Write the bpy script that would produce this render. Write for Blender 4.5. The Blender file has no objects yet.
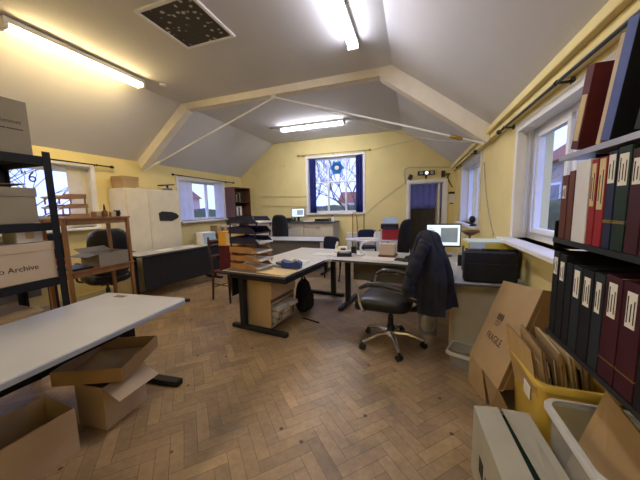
import bpy, bmesh, math, random
from mathutils import Matrix, Vector, noise
random.seed(7)
sc = bpy.context.scene
C = sc.collection
PI = math.pi
def R(d): return math.radians(d)

# ---------------------------------------------------------------- materials
def lin(h):
    h = h.lstrip('#')
    v = [int(h[i:i+2], 16)/255 for i in (0, 2, 4)]
    return tuple((c/12.92 if c <= .04045 else ((c+.055)/1.055)**2.4) for c in v) + (1,)
MATS = {}
def mat(name, col, rough=.6, metal=0, var=.10, scale=6, bump=0, bscale=60, stretch=(1, 1, 1), spec=.5, coat=0):
    if name in MATS: return MATS[name]
    m = bpy.data.materials.new(name); m.use_nodes = True
    nt = m.node_tree; N = nt.nodes; L = nt.links
    b = N['Principled BSDF']
    c = lin(col)
    tc = N.new('ShaderNodeTexCoord'); mp = N.new('ShaderNodeMapping'); mp.inputs['Scale'].default_value = stretch
    L.new(tc.outputs['Object'], mp.inputs['Vector'])
    nz = N.new('ShaderNodeTexNoise'); nz.inputs['Scale'].default_value = scale; nz.inputs['Detail'].default_value = 5
    L.new(mp.outputs['Vector'], nz.inputs['Vector'])
    rp = N.new('ShaderNodeValToRGB')
    rp.color_ramp.elements[0].position = .3; rp.color_ramp.elements[1].position = .7
    rp.color_ramp.elements[0].color = tuple(x*(1-var) for x in c[:3]) + (1,)
    rp.color_ramp.elements[1].color = tuple(min(1, x*(1+var)) for x in c[:3]) + (1,)
    L.new(nz.outputs['Fac'], rp.inputs['Fac']); L.new(rp.outputs['Color'], b.inputs['Base Color'])
    b.inputs['Roughness'].default_value = rough; b.inputs['Metallic'].default_value = metal
    b.inputs['Specular IOR Level'].default_value = spec
    if coat: b.inputs['Coat Weight'].default_value = coat
    if bump:
        n2 = N.new('ShaderNodeTexNoise'); n2.inputs['Scale'].default_value = bscale; n2.inputs['Detail'].default_value = 4
        L.new(mp.outputs['Vector'], n2.inputs['Vector'])
        bp = N.new('ShaderNodeBump'); bp.inputs['Strength'].default_value = bump; bp.inputs['Distance'].default_value = .01
        L.new(n2.outputs['Fac'], bp.inputs['Height']); L.new(bp.outputs['Normal'], b.inputs['Normal'])
    MATS[name] = m
    return m
def emit(name, col, strength):
    m = bpy.data.materials.new(name); m.use_nodes = True
    nt = m.node_tree; N = nt.nodes; L = nt.links
    b = N['Principled BSDF']; b.inputs['Base Color'].default_value = (.8, .8, .8, 1)
    b.inputs['Emission Color'].default_value = lin(col); b.inputs['Emission Strength'].default_value = strength
    MATS[name] = m
    return m
def glassy(name, col, alpha, rough=.1):
    m = bpy.data.materials.new(name); m.use_nodes = True
    nt = m.node_tree; N = nt.nodes; L = nt.links
    out = N['Material Output']; b = N['Principled BSDF']
    b.inputs['Base Color'].default_value = lin(col); b.inputs['Roughness'].default_value = rough
    t = N.new('ShaderNodeBsdfTransparent'); t.inputs['Color'].default_value = (.97, .98, 1, 1)
    mx = N.new('ShaderNodeMixShader'); nz = N.new('ShaderNodeTexNoise'); nz.inputs['Scale'].default_value = 9
    mr = N.new('ShaderNodeMapRange'); mr.inputs['To Min'].default_value = alpha*.8; mr.inputs['To Max'].default_value = alpha*1.2
    L.new(nz.outputs['Fac'], mr.inputs['Value']); L.new(mr.outputs['Result'], mx.inputs['Fac'])
    L.new(t.outputs[0], mx.inputs[1]); L.new(b.outputs[0], mx.inputs[2]); L.new(mx.outputs[0], out.inputs['Surface'])
    MATS[name] = m
    return m
def translucent(name, col, fac=.5):
    m = mat(name, col, .8)
    nt = m.node_tree; N = nt.nodes; L = nt.links
    out = N['Material Output']; b = N['Principled BSDF']
    t = N.new('ShaderNodeBsdfTranslucent'); t.inputs['Color'].default_value = lin(col)
    mx = N.new('ShaderNodeMixShader'); mx.inputs['Fac'].default_value = fac
    L.new(b.outputs[0], mx.inputs[1]); L.new(t.outputs[0], mx.inputs[2]); L.new(mx.outputs[0], out.inputs['Surface'])
    return m

# ---------------------------------------------------------------- mesh builder
def TM(loc=(0, 0, 0), rz=0, rx=0, ry=0):
    return Matrix.Translation(loc) @ Matrix.Rotation(rz, 4, 'Z') @ Matrix.Rotation(ry, 4, 'Y') @ Matrix.Rotation(rx, 4, 'X')
ID = Matrix.Identity(4)
class MB:
    def __init__(s): s.bm = bmesh.new()
    def _add(s, vs, fs, m=ID):
        V = [s.bm.verts.new(m @ Vector(v)) for v in vs]
        out = []
        for f in fs:
            try: out.append(s.bm.faces.new([V[i] for i in f]))
            except ValueError: pass
        return out
    def box(s, a, b, m=ID, bevel=0):
        (x0, y0, z0), (x1, y1, z1) = a, b
        vs = [(x0, y0, z0), (x1, y0, z0), (x1, y1, z0), (x0, y1, z0), (x0, y0, z1), (x1, y0, z1), (x1, y1, z1), (x0, y1, z1)]
        fs = [(3, 2, 1, 0), (4, 5, 6, 7), (0, 1, 5, 4), (1, 2, 6, 5), (2, 3, 7, 6), (3, 0, 4, 7)]
        F = s._add(vs, fs, m)
        if bevel:
            E = {e for f in F for e in f.edges}
            bmesh.ops.bevel(s.bm, geom=list(E), offset=bevel, segments=2, affect='EDGES', profile=.6)
        return s
    def cb(s, c, d, m=ID, bevel=0):
        return s.box([c[i]-d[i]/2 for i in range(3)], [c[i]+d[i]/2 for i in range(3)], m, bevel)
    def prism(s, poly, z0, z1, m=ID, bevel=0):
        n = len(poly)
        vs = [(x, y, z0) for x, y in poly] + [(x, y, z1) for x, y in poly]
        fs = [tuple(range(n))[::-1], tuple(range(n, 2*n))] + [(i, (i+1) % n, n+(i+1) % n, n+i) for i in range(n)]
        F = s._add(vs, fs, m)
        if bevel:
            E = {e for f in F for e in f.edges}
            bmesh.ops.bevel(s.bm, geom=list(E), offset=bevel, segments=2, affect='EDGES', profile=.6)
        return s
    def quad(s, pts, th, m=ID):
        """a sheet through four points, thickened along its normal"""
        P = [Vector(p) for p in pts]
        n = (P[1]-P[0]).cross(P[3]-P[0]).normalized()*th
        s._add(P + [p+n for p in P], [(3, 2, 1, 0), (4, 5, 6, 7), (0, 1, 5, 4), (1, 2, 6, 5), (2, 3, 7, 6), (3, 0, 4, 7)], m)
        return s
    def tube(s, pts, r, seg=10, m=ID, cap=True):
        P = [Vector(p) for p in pts]; n = len(P)
        rr = r if isinstance(r, (list, tuple)) else [r]*n
        rings = []; up = None
        for i in range(n):
            d = (P[min(i+1, n-1)]-P[max(i-1, 0)]).normalized()
            if up is None:
                up = Vector((0, 0, 1)) if abs(d.z) < .9 else Vector((1, 0, 0))
            a = d.cross(up).normalized(); up = a.cross(d).normalized()
            rings.append([P[i] + (a*math.cos(2*PI*k/seg) + up*math.sin(2*PI*k/seg))*rr[i] for k in range(seg)])
        vs = [v for g in rings for v in g]
        fs = [(i*seg+k, i*seg+(k+1) % seg, (i+1)*seg+(k+1) % seg, (i+1)*seg+k) for i in range(n-1) for k in range(seg)]
        if cap: fs += [tuple(range(seg))[::-1], tuple((n-1)*seg+k for k in range(seg))]
        s._add(vs, fs, m); return s
    def cyl(s, a, b, r, seg=14, m=ID): return s.tube([a, b], r, seg, m)
    def lathe(s, prof, c=(0, 0, 0), seg=18, m=ID):
        n = len(prof)
        vs = [(c[0]+r*math.cos(2*PI*k/seg), c[1]+r*math.sin(2*PI*k/seg), c[2]+z) for r, z in prof for k in range(seg)]
        fs = [(i*seg+k, i*seg+(k+1) % seg, (i+1)*seg+(k+1) % seg, (i+1)*seg+k) for i in range(n-1) for k in range(seg)]
        fs += [tuple(range(seg))[::-1], tuple((n-1)*seg+k for k in range(seg))]
        s._add(vs, fs, m); return s
    def sq(s, c, d, e1=.4, e2=.4, m=ID, nu=12, nv=24, fn=None):
        """superellipsoid cushion"""
        p = lambda v, e: math.copysign(abs(v)**e, v)
        vs = []
        for i in range(nu+1):
            u = -PI/2 + PI*i/nu
            for k in range(nv):
                w = 2*PI*k/nv
                q = Vector((d[0]*p(math.cos(u), e1)*p(math.cos(w), e2), d[1]*p(math.cos(u), e1)*p(math.sin(w), e2), d[2]*p(math.sin(u), e1)))
                if fn: q = fn(q)
                vs.append(q + Vector(c))
        fs = [(i*nv+k, i*nv+(k+1) % nv, (i+1)*nv+(k+1) % nv, (i+1)*nv+k) for i in range(nu) for k in range(nv)]
        s._add(vs, fs, m); bmesh.ops.remove_doubles(s.bm, verts=s.bm.verts, dist=1e-5); return s
    def grid(s, fn, nu, nv, th=0, wrap=False, m=ID):
        vs = [fn(i/nu, k/nv) for i in range(nu+1) for k in range(nv+(0 if wrap else 1))]
        w = nv if wrap else nv+1
        fs = [(i*w+k, i*w+(k+1) % w, (i+1)*w+(k+1) % w, (i+1)*w+k) for i in range(nu) for k in range(nv)]
        F = s._add(vs, fs, m)
        if th:
            bmesh.ops.recalc_face_normals(s.bm, faces=F)
            bmesh.ops.solidify(s.bm, geom=F, thickness=th)
        return s
WM = {}
def put(name, mb, m, parent=None, smooth=False, w=True):
    """link the collected shapes as ONE mesh object; w: the shapes were given in world coordinates"""
    bmesh.ops.recalc_face_normals(mb.bm, faces=mb.bm.faces)
    me = bpy.data.meshes.new(name)
    if parent is not None and w:
        mb.bm.transform(WM[parent].inverted())
    mb.bm.to_mesh(me); mb.bm.free()
    me.materials.append(m if not isinstance(m, str) else MATS[m])
    o = bpy.data.objects.new(name, me); C.objects.link(o)
    if smooth:
        for p in me.polygons: p.use_smooth = True
        if smooth != 'all':
            me.set_sharp_from_angle(angle=R(40))
    if parent is not None: o.parent = parent; WM[o] = WM[parent]
    else: WM[o] = ID
    return o
def tag(o, label=None, cat=None, group=None, kind=None):
    if label: o['label'] = label
    if cat: o['category'] = cat
    if group: o['group'] = group
    if kind: o['kind'] = kind
    return o
def thing(name, label, cat, loc=(0, 0, 0), rz=0, group=None):
    o = bpy.data.objects.new(name, None); C.objects.link(o)
    o.location = loc; o.rotation_euler = (0, 0, rz); o.empty_display_size = .1
    WM[o] = TM(loc, rz)
    return tag(o, label, cat, group)
def struct(name, mb, m, parent=None):
    o = put(name, mb, m, parent)
    if parent is None: o['kind'] = 'structure'
    return o
def copy_tree(o, label=None, loc=None, rz=None, parent=None):
    c = o.copy(); C.objects.link(c)
    if parent is not None: c.parent = parent
    for ch in list(o.children): copy_tree(ch, parent=c)
    if parent is None:
        if label: c['label'] = label
        if loc is not None: c.location = loc
        if rz is not None: c.rotation_euler = (0, 0, rz)
        WM[c] = TM(c.location, c.rotation_euler[2])
    return c
def text(name, s, size, m, M, parent, extrude=.0006, align='CENTER', bold=0):
    cu = bpy.data.curves.new(name, 'FONT'); cu.body = s; cu.size = size; cu.extrude = extrude; cu.align_x = align; cu.align_y = 'CENTER'; cu.offset = bold
    tmp = bpy.data.objects.new('tmp_text', cu); C.objects.link(tmp)
    dg = bpy.context.evaluated_depsgraph_get(); me = bpy.data.meshes.new_from_object(tmp.evaluated_get(dg)); me.name = name
    bpy.data.objects.remove(tmp); bpy.data.curves.remove(cu)
    me.transform(WM[parent].inverted() @ M); me.materials.clear(); me.materials.append(MATS[m])
    o = bpy.data.objects.new(name, me); C.objects.link(o); o.parent = parent; WM[o] = WM[parent]
    return o

def facing(c, nrm, up=(0, 0, 1), roll=0):
    """matrix for lettering: local z towards nrm, local y up"""
    z = Vector(nrm).normalized(); y = Vector(up); x = y.cross(z).normalized(); y = z.cross(x)
    return Matrix.Translation(c) @ Matrix((x, y, z)).transposed().to_4x4() @ Matrix.Rotation(roll, 4, 'Z')

# palette
mat('wall_yellow', '#e4d496', .75, var=.05, scale=2.5, bump=.15, bscale=25)
mat('ceiling_white', '#cfcfd3', .85, var=.04, scale=1.5, bump=.15, bscale=35)
mat('beam_cream', '#e4ddce', .7, var=.05)
mat('pvc', '#e9ecf2', .35, var=.03)
mat('gloss_white', '#e6e6e6', .4, var=.04)
mat('cream_paint', '#d9d2bd', .5, var=.05)
mat('laminate', '#b3b4b6', .42, var=.04, scale=4)
mat('laminate_warm', '#c3bfb6', .45, var=.06, scale=3)
mat('edge_grey', '#4c4e55', .5, var=.08)
mat('edge_blue', '#9aa3b8', .4, var=.05)
mat('steel_dark', '#232429', .5, var=.12, scale=12, spec=.3)
mat('modesty', '#6a6664', .6, var=.08)
mat('panel_grey', '#bbb8b2', .6, var=.06)
mat('black_steel', '#0e0f12', .5, var=.15, scale=12, spec=.3)
mat('black_plastic', '#141517', .4, var=.15)
mat('leather', '#131315', .33, var=.2, scale=14, bump=.25, bscale=90)
mat('chrome', '#e4e4e6', .22, .9, var=.04)
mat('fabric_dark', '#15161c', .95, var=.25, scale=20, bump=.5, bscale=160)
mat('jacket', '#1a1c26', .95, var=.3, scale=9, bump=.5, bscale=120)
mat('fabric_navy', '#1b2141', .9, var=.15)
mat('beech', '#bca47f', .5, var=.12, scale=5, stretch=(1, 1, .15))
mat('pine', '#8f6438', .55, var=.18, scale=9, stretch=(1, 1, .3))
mat('pine_tray', '#b88a55', .55, var=.15, scale=9)
mat('dark_wood', '#40241a', .45, var=.2, scale=8)
mat('brown_wood', '#6b4630', .5, var=.15, scale=7, stretch=(1, 1, .2))
mat('carton', '#a78c66', .8, var=.07, scale=5, bump=.1, bscale=80)
mat('carton_dark', '#7a5f3e', .8, var=.1, scale=5)
mat('carton_grey', '#8d8474', .8, var=.08, scale=5)
mat('carton_pale', '#b7a48d', .8, var=.07, scale=5)
mat('archive_card', '#b8a792', .8, var=.05, scale=5)
mat('paper', '#dcdad2', .8, var=.04)
mat('paper_cream', '#cbb98f', .8, var=.08)
mat('envelope_tan', '#cdb17c', .8, var=.06)
mat('manila', '#b89a66', .8, var=.1, scale=8)
mat('manila_dark', '#8b7048', .8, var=.12, scale=8)
mat('ink', '#1d1b1a', .7, var=.1)
mat('ink_brown', '#3b2c20', .8, var=.1)
mat('white_card', '#a19d8f', .8, var=.08, scale=5)
mat('yellow_plastic', '#c2a444', .4, var=.07)
mat('orange_card', '#d39a2c', .6, var=.08)
mat('navy_plastic', '#181c45', .35, var=.15)
mat('blue_card', '#2e4a86', .6, var=.15)
mat('red_card', '#a3242b', .6, var=.12)
mat('binder_black', '#16171b', .6, var=.25, scale=12, spec=.25)
mat('binder_slate', '#23292f', .6, var=.2, scale=12, spec=.25)
mat('binder_burgundy', '#3b1620', .6, var=.2, scale=12, spec=.25)
mat('binder_maroon', '#521c22', .6, var=.2, scale=12, spec=.25)
mat('binder_red', '#8a1f25', .6, var=.15, scale=12, spec=.25)
mat('binder_navy', '#1d2443', .6, var=.2, scale=12, spec=.25)
mat('binder_blue', '#4a5a94', .6, var=.12, scale=12, spec=.25)
mat('binder_green', '#182c22', .6, var=.2, scale=12, spec=.25)
mat('binder_brown', '#5b3327', .6, var=.2, scale=12, spec=.25)
mat('binder_white', '#cfd0d2', .6, var=.05, scale=12, spec=.25)
mat('gold', '#a98c42', .3, .8, var=.08)
mat('shelf_metal', '#9b9ba2', .35, .4, var=.06)
mat('curtain_blue', '#18226a', .8, var=.15)

mat('rail_black', '#1a1714', .4, var=.1)
mat('brass', '#a98a3c', .4, .4, var=.1)
mat('cable', '#b9b5aa', .6, var=.05)
mat('cable_black', '#18181a', .6, var=.05)
mat('red_brick_far', '#8a4a36', .9, var=.25, scale=5)
mat('hedge', '#35482a', .95, var=.4, scale=9, bump=1, bscale=20)
mat('bark', '#4a4038', .95, var=.3, scale=9)
mat('grass_out', '#55603f', .95, var=.25, scale=3)
mat('teal', '#3f6f78', .6)
mat('yellow_card', '#d8c24c', .7)
mat('ivory_plastic', '#d8cfae', .45)
mat('grey_plastic', '#6f7076', .45)
glassy('glass', '#ffffff', .05, .05)
glassy('clear_plastic', '#cfd2d2', .22, .25)
glassy('clear_rim', '#d6d8d8', .6, .3)
translucent('blind_white', '#dfe3f0', .35)
translucent('dust_blue', '#58a8e8', .5)
translucent('blind_cream', '#dcd3b6', .35)
translucent('lobby_curtain', '#b8b0bd', .55)
emit('tube_warm', '#ffdf9c', 30)
emit('tube_white', '#f6f4ff', 22)
emit('tube_back', '#f6f4ff', 44)
emit('fill_rear', '#fff0d8', 29)  # glow of the two fill strips added behind the camera
emit('screen', '#d4eef2', .5)
emit('exit_light', '#ffffff', 1.3)
# ---------------------------------------------------------------- special materials
def floor_material():
    m = bpy.data.materials.new('parquet'); m.use_nodes = True
    nt = m.node_tree; N = nt.nodes; L = nt.links; b = N['Principled BSDF']
    at = N.new('ShaderNodeAttribute'); at.attribute_name = 'tone'
    tc = N.new('ShaderNodeTexCoord')
    n1 = N.new('ShaderNodeTexNoise'); n1.inputs['Scale'].default_value = 1.6; n1.inputs['Detail'].default_value = 6; n1.inputs['Roughness'].default_value = .65
    L.new(tc.outputs['Object'], n1.inputs['Vector'])
    n2 = N.new('ShaderNodeTexNoise'); n2.inputs['Scale'].default_value = 30; n2.inputs['Detail'].default_value = 6
    L.new(tc.outputs['Object'], n2.inputs['Vector'])
    worn = N.new('ShaderNodeValToRGB'); worn.color_ramp.elements[0].position = .38; worn.color_ramp.elements[1].position = .64
    worn.color_ramp.elements[0].color = (.60, .59, .60, 1); worn.color_ramp.elements[1].color = (1.08, 1.04, 1.0, 1)
    L.new(n1.outputs['Fac'], worn.inputs['Fac'])
    fine = N.new('ShaderNodeMapRange'); fine.inputs['To Min'].default_value = .72; fine.inputs['To Max'].default_value = 1.25
    L.new(n2.outputs['Fac'], fine.inputs['Value'])
    a = N.new('ShaderNodeMixRGB'); a.blend_type = 'MULTIPLY'; a.inputs['Fac'].default_value = 1
    L.new(at.outputs['Color'], a.inputs[1]); L.new(worn.outputs['Color'], a.inputs[2])
    c = N.new('ShaderNodeVectorMath'); c.operation = 'SCALE'
    L.new(a.outputs[0], c.inputs[0]); L.new(fine.outputs['Result'], c.inputs['Scale'])
    # dark knots and old screw marks
    vo = N.new('ShaderNodeTexVoronoi'); vo.inputs['Scale'].default_value = 5.5
    L.new(tc.outputs['Object'], vo.inputs['Vector'])
    kn = N.new('ShaderNodeValToRGB'); kn.color_ramp.elements[0].position = .055; kn.color_ramp.elements[1].position = .085
    kn.color_ramp.elements[0].color = (.28, .22, .18, 1); kn.color_ramp.elements[1].color = (1, 1, 1, 1)
    L.new(vo.outputs['Distance'], kn.inputs['Fac'])
    k = N.new('ShaderNodeMixRGB'); k.blend_type = 'MULTIPLY'; k.inputs['Fac'].default_value = 1
    L.new(c.outputs[0], k.inputs[1]); L.new(kn.outputs['Color'], k.inputs[2])
    L.new(k.outputs[0], b.inputs['Base Color'])
    rr = N.new('ShaderNodeMapRange'); rr.inputs['To Min'].default_value = .30; rr.inputs['To Max'].default_value = .58
    L.new(n1.outputs['Fac'], rr.inputs['Value']); L.new(rr.outputs['Result'], b.inputs['Roughness'])
    b.inputs['Specular IOR Level'].default_value = .55
    bp = N.new('ShaderNodeBump'); bp.inputs['Strength'].default_value = .12; bp.inputs['Distance'].default_value = .004
    L.new(n2.outputs['Fac'], bp.inputs['Height']); L.new(bp.outputs['Normal'], b.inputs['Normal'])
    MATS['parquet'] = m
def hatch_material():
    m = bpy.data.materials.new('hatch_print'); m.use_nodes = True
    nt = m.node_tree; N = nt.nodes; L = nt.links; b = N['Principled BSDF']
    tc = N.new('ShaderNodeTexCoord')
    vo = N.new('ShaderNodeTexVoronoi'); vo.inputs['Scale'].default_value = 15; L.new(tc.outputs['Object'], vo.inputs['Vector'])
    nz = N.new('ShaderNodeTexNoise'); nz.inputs['Scale'].default_value = 40; nz.inputs['Detail'].default_value = 3; L.new(tc.outputs['Object'], nz.inputs['Vector'])
    ad = N.new('ShaderNodeMath'); ad.operation = 'ADD'; L.new(vo.outputs['Distance'], ad.inputs[0])
    sb = N.new('ShaderNodeMath'); sb.operation = 'MULTIPLY'; sb.inputs[1].default_value = .6; L.new(nz.outputs['Fac'], sb.inputs[0]); L.new(sb.outputs[0], ad.inputs[1])
    rp = N.new('ShaderNodeValToRGB'); rp.color_ramp.elements[0].position = .46; rp.color_ramp.elements[1].position = .62
    rp.color_ramp.elements[0].color = (.60, .57, .52, 1); rp.color_ramp.elements[1].color = (.05, .045, .04, 1)
    L.new(ad.outputs[0], rp.inputs['Fac']); L.new(rp.outputs['Color'], b.inputs['Base Color']); b.inputs['Roughness'].default_value = .8
    MATS['hatch_print'] = m
def brick_material():
    m = bpy.data.materials.new('brick'); m.use_nodes = True
    nt = m.node_tree; N = nt.nodes; L = nt.links; b = N['Principled BSDF']
    tc = N.new('ShaderNodeTexCoord'); mp = N.new('ShaderNodeMapping'); mp.inputs['Rotation'].default_value = (R(90), 0, R(90))
    L.new(tc.outputs['Object'], mp.inputs['Vector'])
    br = N.new('ShaderNodeTexBrick'); br.inputs['Scale'].default_value = 4
    br.inputs['Color1'].default_value = lin('#a65a3c'); br.inputs['Color2'].default_value = lin('#8a4a36'); br.inputs['Mortar'].default_value = lin('#b5a898')
    L.new(mp.outputs['Vector'], br.inputs['Vector']); L.new(br.outputs['Color'], b.inputs['Base Color']); b.inputs['Roughness'].default_value = .9
    MATS['brick'] = m
floor_material(); hatch_material(); brick_material()

# ---------------------------------------------------------------- room shell
XL, XR, YB, YF = -4.87, .91, 7.1, -2.6
EL, ER, ZC = 2.32, 2.27, 3.185
RX0, RX1 = -3.76, -.285           # where the flat ceiling meets the slopes
WT = .26

def build_floor():
    bm = bmesh.new(); col = bm.loops.layers.float_color.new('tone')
    def face(p, c):
        f = bm.faces.new([bm.verts.new(q) for q in p])
        for l in f.loops: l[col] = c
    x0, x1, y0, y1 = XL-.1, XR+.1, YF-.1, YB+.1
    face([(x0, y0, -.004), (x1, y0, -.004), (x1, y1, -.004), (x0, y1, -.004)], lin('#2e2218'))
    Wd, n, g = .074, 4, .0009
    rnd = random.Random(3); cs = math.cos(R(45)); ox, oy = -2, 3
    base = [lin(h) for h in ('#a58d68', '#a08866', '#998262', '#a9906c', '#947d60', '#a28968', '#9c8566', '#957f63')]
    def block(a, b, w, h):
        cx, cy = (a+w/2)*Wd, (b+h/2)*Wd
        X, Y = ox + cs*(cx-cy), oy + cs*(cx+cy)
        if not (x0+.1 < X < x1-.1 and y0+.1 < Y < y1-.1): return
        P = []
        for u, v in ((a*Wd+g, b*Wd+g), ((a+w)*Wd-g, b*Wd+g), ((a+w)*Wd-g, (b+h)*Wd-g), (a*Wd+g, (b+h)*Wd-g)):
            P.append((ox + cs*(u-v), oy + cs*(u+v), 0))
        c = rnd.choice(base); k = rnd.uniform(.9, 1.06)
        face(P, (c[0]*k, c[1]*k, c[2]*k, 1))
    for j in range(-30, 31):
        for i in range(-130, 131):
            block(i+2*n*j, i, n, 1); block(n+i+2*n*j, 1-n+i, 1, n)
    me = bpy.data.meshes.new('floor'); bm.to_mesh(me); bm.free(); me.materials.append(MATS['parquet'])
    o = bpy.data.objects.new('floor', me); C.objects.link(o); o['kind'] = 'structure'; WM[o] = ID
build_floor()

def wall(name, axis, at, th, a0, a1, z0, z1, holes, m):
    """wall slab on plane axis=at going outwards by th, with rectangular openings (u0,u1,v0,v1)"""
    b = MB()
    us = sorted({a0, a1, *[h[0] for h in holes], *[h[1] for h in holes]}); vs = sorted({z0, z1, *[h[2] for h in holes], *[h[3] for h in holes]})
    lo, hi = min(at, at+th), max(at, at+th)
    for i in range(len(us)-1):
        for k in range(len(vs)-1):
            u, v = (us[i]+us[i+1])/2, (vs[k]+vs[k+1])/2
            if any(h[0] < u < h[1] and h[2] < v < h[3] for h in holes): continue
            if axis == 'x': b.box((lo, us[i], vs[k]), (hi, us[i+1], vs[k+1]))
            else: b.box((us[i], lo, vs[k]), (us[i+1], hi, vs[k+1]))
    bmesh.ops.remove_doubles(b.bm, verts=b.bm.verts, dist=1e-4)
    return struct(name, b, MATS[m])
W_L1 = (1.45, 3.04, 1.17, 2.12); W_L2 = (4.74, 6.25, 1.15, 2.09)
W_R1 = (1.30, 3.05, 1.07, 2.05); W_R2 = (4.55, 6.1, 1.05, 2.10)
W_B = (-2.74, -1.22, 1.23, 2.71); D_B = (-.10, .66, 0, 1.92)
wall('wall_left', 'x', XL, -WT, YF, YB, 0, 2.6, [W_L1, W_L2], 'wall_yellow')
wall('wall_right', 'x', XR, WT, YF, YB, 0, 2.6, [W_R1, W_R2], 'wall_yellow')
wall('wall_back', 'y', YB, WT, XL-WT, XR+WT, 0, 3.4, [W_B, D_B], 'wall_yellow')
wall('wall_front', 'y', YF, -WT, XL-WT, XR+WT, 0, 3.4, [], 'wall_yellow')
b = MB()
prof = [(XL, EL), (RX0, ZC), (RX1, ZC), (XR, ER)]
up = [(x, z+.12) for x, z in prof]
poly = prof + up[::-1]
Mx = Matrix(((1, 0, 0, 0), (0, 0, 1, 0), (0, 1, 0, 0), (0, 0, 0, 1)))   # (x,z,y)->(x,y,z)
for i in range(3):
    b.prism([prof[i], prof[i+1], up[i+1], up[i]], YF-.05, YB+.05, Mx)
struct('ceiling', b, MATS['ceiling_white'])
# truss: collar and two sloping rafters, cased in cream
TY = 3.93
b = MB()
def band(p, q, d, y0, y1):
    p, q = Vector(p), Vector(q); t = (q-p).normalized(); nrm = Vector((t.y, -t.x))
    if nrm.y > 0: nrm = -nrm
    b.prism([tuple(p), tuple(q), tuple(q+nrm*d), tuple(p+nrm*d)], y0, y1, Mx)
band((RX0-.02, ZC+.02), (RX1+.02, ZC+.02), .125, TY-.07, TY+.07); o1 = struct('ceiling_beam', b, MATS['beam_cream'])
b = MB(); band((XL-.02, EL-.01), (RX0+.03, ZC+.01), .15, TY-.075, TY+.075); struct('ceiling_beam', b, MATS['beam_cream'])
b = MB(); band((RX1-.05, ZC+.03), (XR+.02, ER), .19, TY-.085, TY+.085); struct('ceiling_beam', b, MATS['beam_cream'])
b = MB(); b.box((.80, YF, 2.21), (XR, YB, 2.275), bevel=.01); b.box((.84, YF, 2.15), (XR, YB, 2.21), bevel=.008)
struct('trim_1', b, MATS['wall_yellow'])
b = MB(); b.box((XL, YF, 0), (XL+.02, YB, .13)); struct('baseboard_left', b, MATS['cream_paint'])
b = MB(); b.box((XR-.02, YF, 0), (XR, YB, .13)); struct('baseboard_right', b, MATS['cream_paint'])
b = MB(); b.box((XL, YB-.02, 0), (-.2, YB, .13)); b.box((.76, YB-.02, 0), (XR, YB, .13)); struct('baseboard_back', b, MATS['cream_paint'])
b = MB()
for z in (1.745, 1.48): b.cyl((-4.2, YB-.012, z), (-2.76, YB-.012, z-.05), .011, 8)
struct('trim_2', b, MATS['wall_yellow'])

# ---------------------------------------------------------------- windows
def window(n, axis, at, out, u0, u1, z0, z1, mull, trans, sash=(), sill=.12, trimw=.05):
    """frame with mullions at mull (u) and transoms at trans (z); out: +1/-1, the outward direction"""
    f = MB(); d0, d1 = at+out*.10, at+out*.17
    def bx(bb, ua, ub, za, zb, da, db, bev=.006):
        lo, hi = min(da, db), max(da, db)
        if axis == 'x': bb.box((lo, ua, za), (hi, ub, zb), bevel=bev)
        else: bb.box((ua, lo, za), (ub, hi, zb), bevel=bev)
    w = .06
    for za, zb in ((z0, z0+w), (z1-w, z1)): bx(f, u0, u1, za, zb, d0, d1)
    for ua, ub in ((u0, u0+w), (u1-w, u1)): bx(f, ua, ub, z0+w, z1-w, d0, d1)
    o = struct(f'window_{n}', f, MATS['pvc'])
    m = MB()
    for x in mull: bx(m, x-.022, x+.022, z0+w, z1-w, d0, d1)
    for z in trans: bx(m, u0+w, u1-w, z-.018, z+.018, d0+out*.005, d1-out*.005)
    if mull or trans: struct('glazing_bar', m, MATS['pvc'], o)
    for (ua, ub, za, zb) in sash:
        s = MB(); e = .045; da, db = d0-out*.02, d0+out*.03
        bx(s, ua, ub, za, za+e, da, db); bx(s, ua, ub, zb-e, zb, da, db); bx(s, ua, ua+e, za+e, zb-e, da, db); bx(s, ub-e, ub, za+e, zb-e, da, db)
        struct('sash', s, MATS['pvc'], o)
    g = MB(); bx(g, u0+w, u1-w, z0+w, z1-w, at+out*.133, at+out*.139, 0); struct('glass_pane', g, MATS['glass'], o)
    s = MB(); bx(s, u0-.05, u1+.05, z0-.035, z0, at-out*sill, at+out*.10, .008); struct('window_sill', s, MATS['gloss_white'], o)
    t = MB()
    for da, db, k in ((-.02, -.001, trimw), (-.001, .098, 0)):
        da, db = at+out*da, at+out*db
        bx(t, u0-k, u0+.012, z0, z1+k, da, db, 0); bx(t, u1-.012, u1+k, z0, z1+k, da, db, 0); bx(t, u0+.012, u1-.012, z1-.012, z1+k, da, db, 0)
    struct('window_trim', t, MATS['gloss_white'], o)
    return o
window(1, 'y', YB, 1, *W_B, (-2.2, -1.71), (2.06,), sill=.05)
w2 = window(2, 'x', XL, -1, *W_L1, (1.98,), (), sash=((2.02, 2.98, 1.24, 2.06),))
window(3, 'x', XL, -1, *W_L2, (5.22, 5.74), (), sash=())
window(4, 'x', XR, 1, *W_R1, (2.32,), (), sash=((2.36, 2.9, 1.13, 1.99), (1.4, 2.3, 1.13, 1.99)), sill=.14)
window(5, 'x', XR, 1, *W_R2, (5.3,), (), sash=((4.65, 5.26, 1.12, 2.03),), sill=.1)

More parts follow.
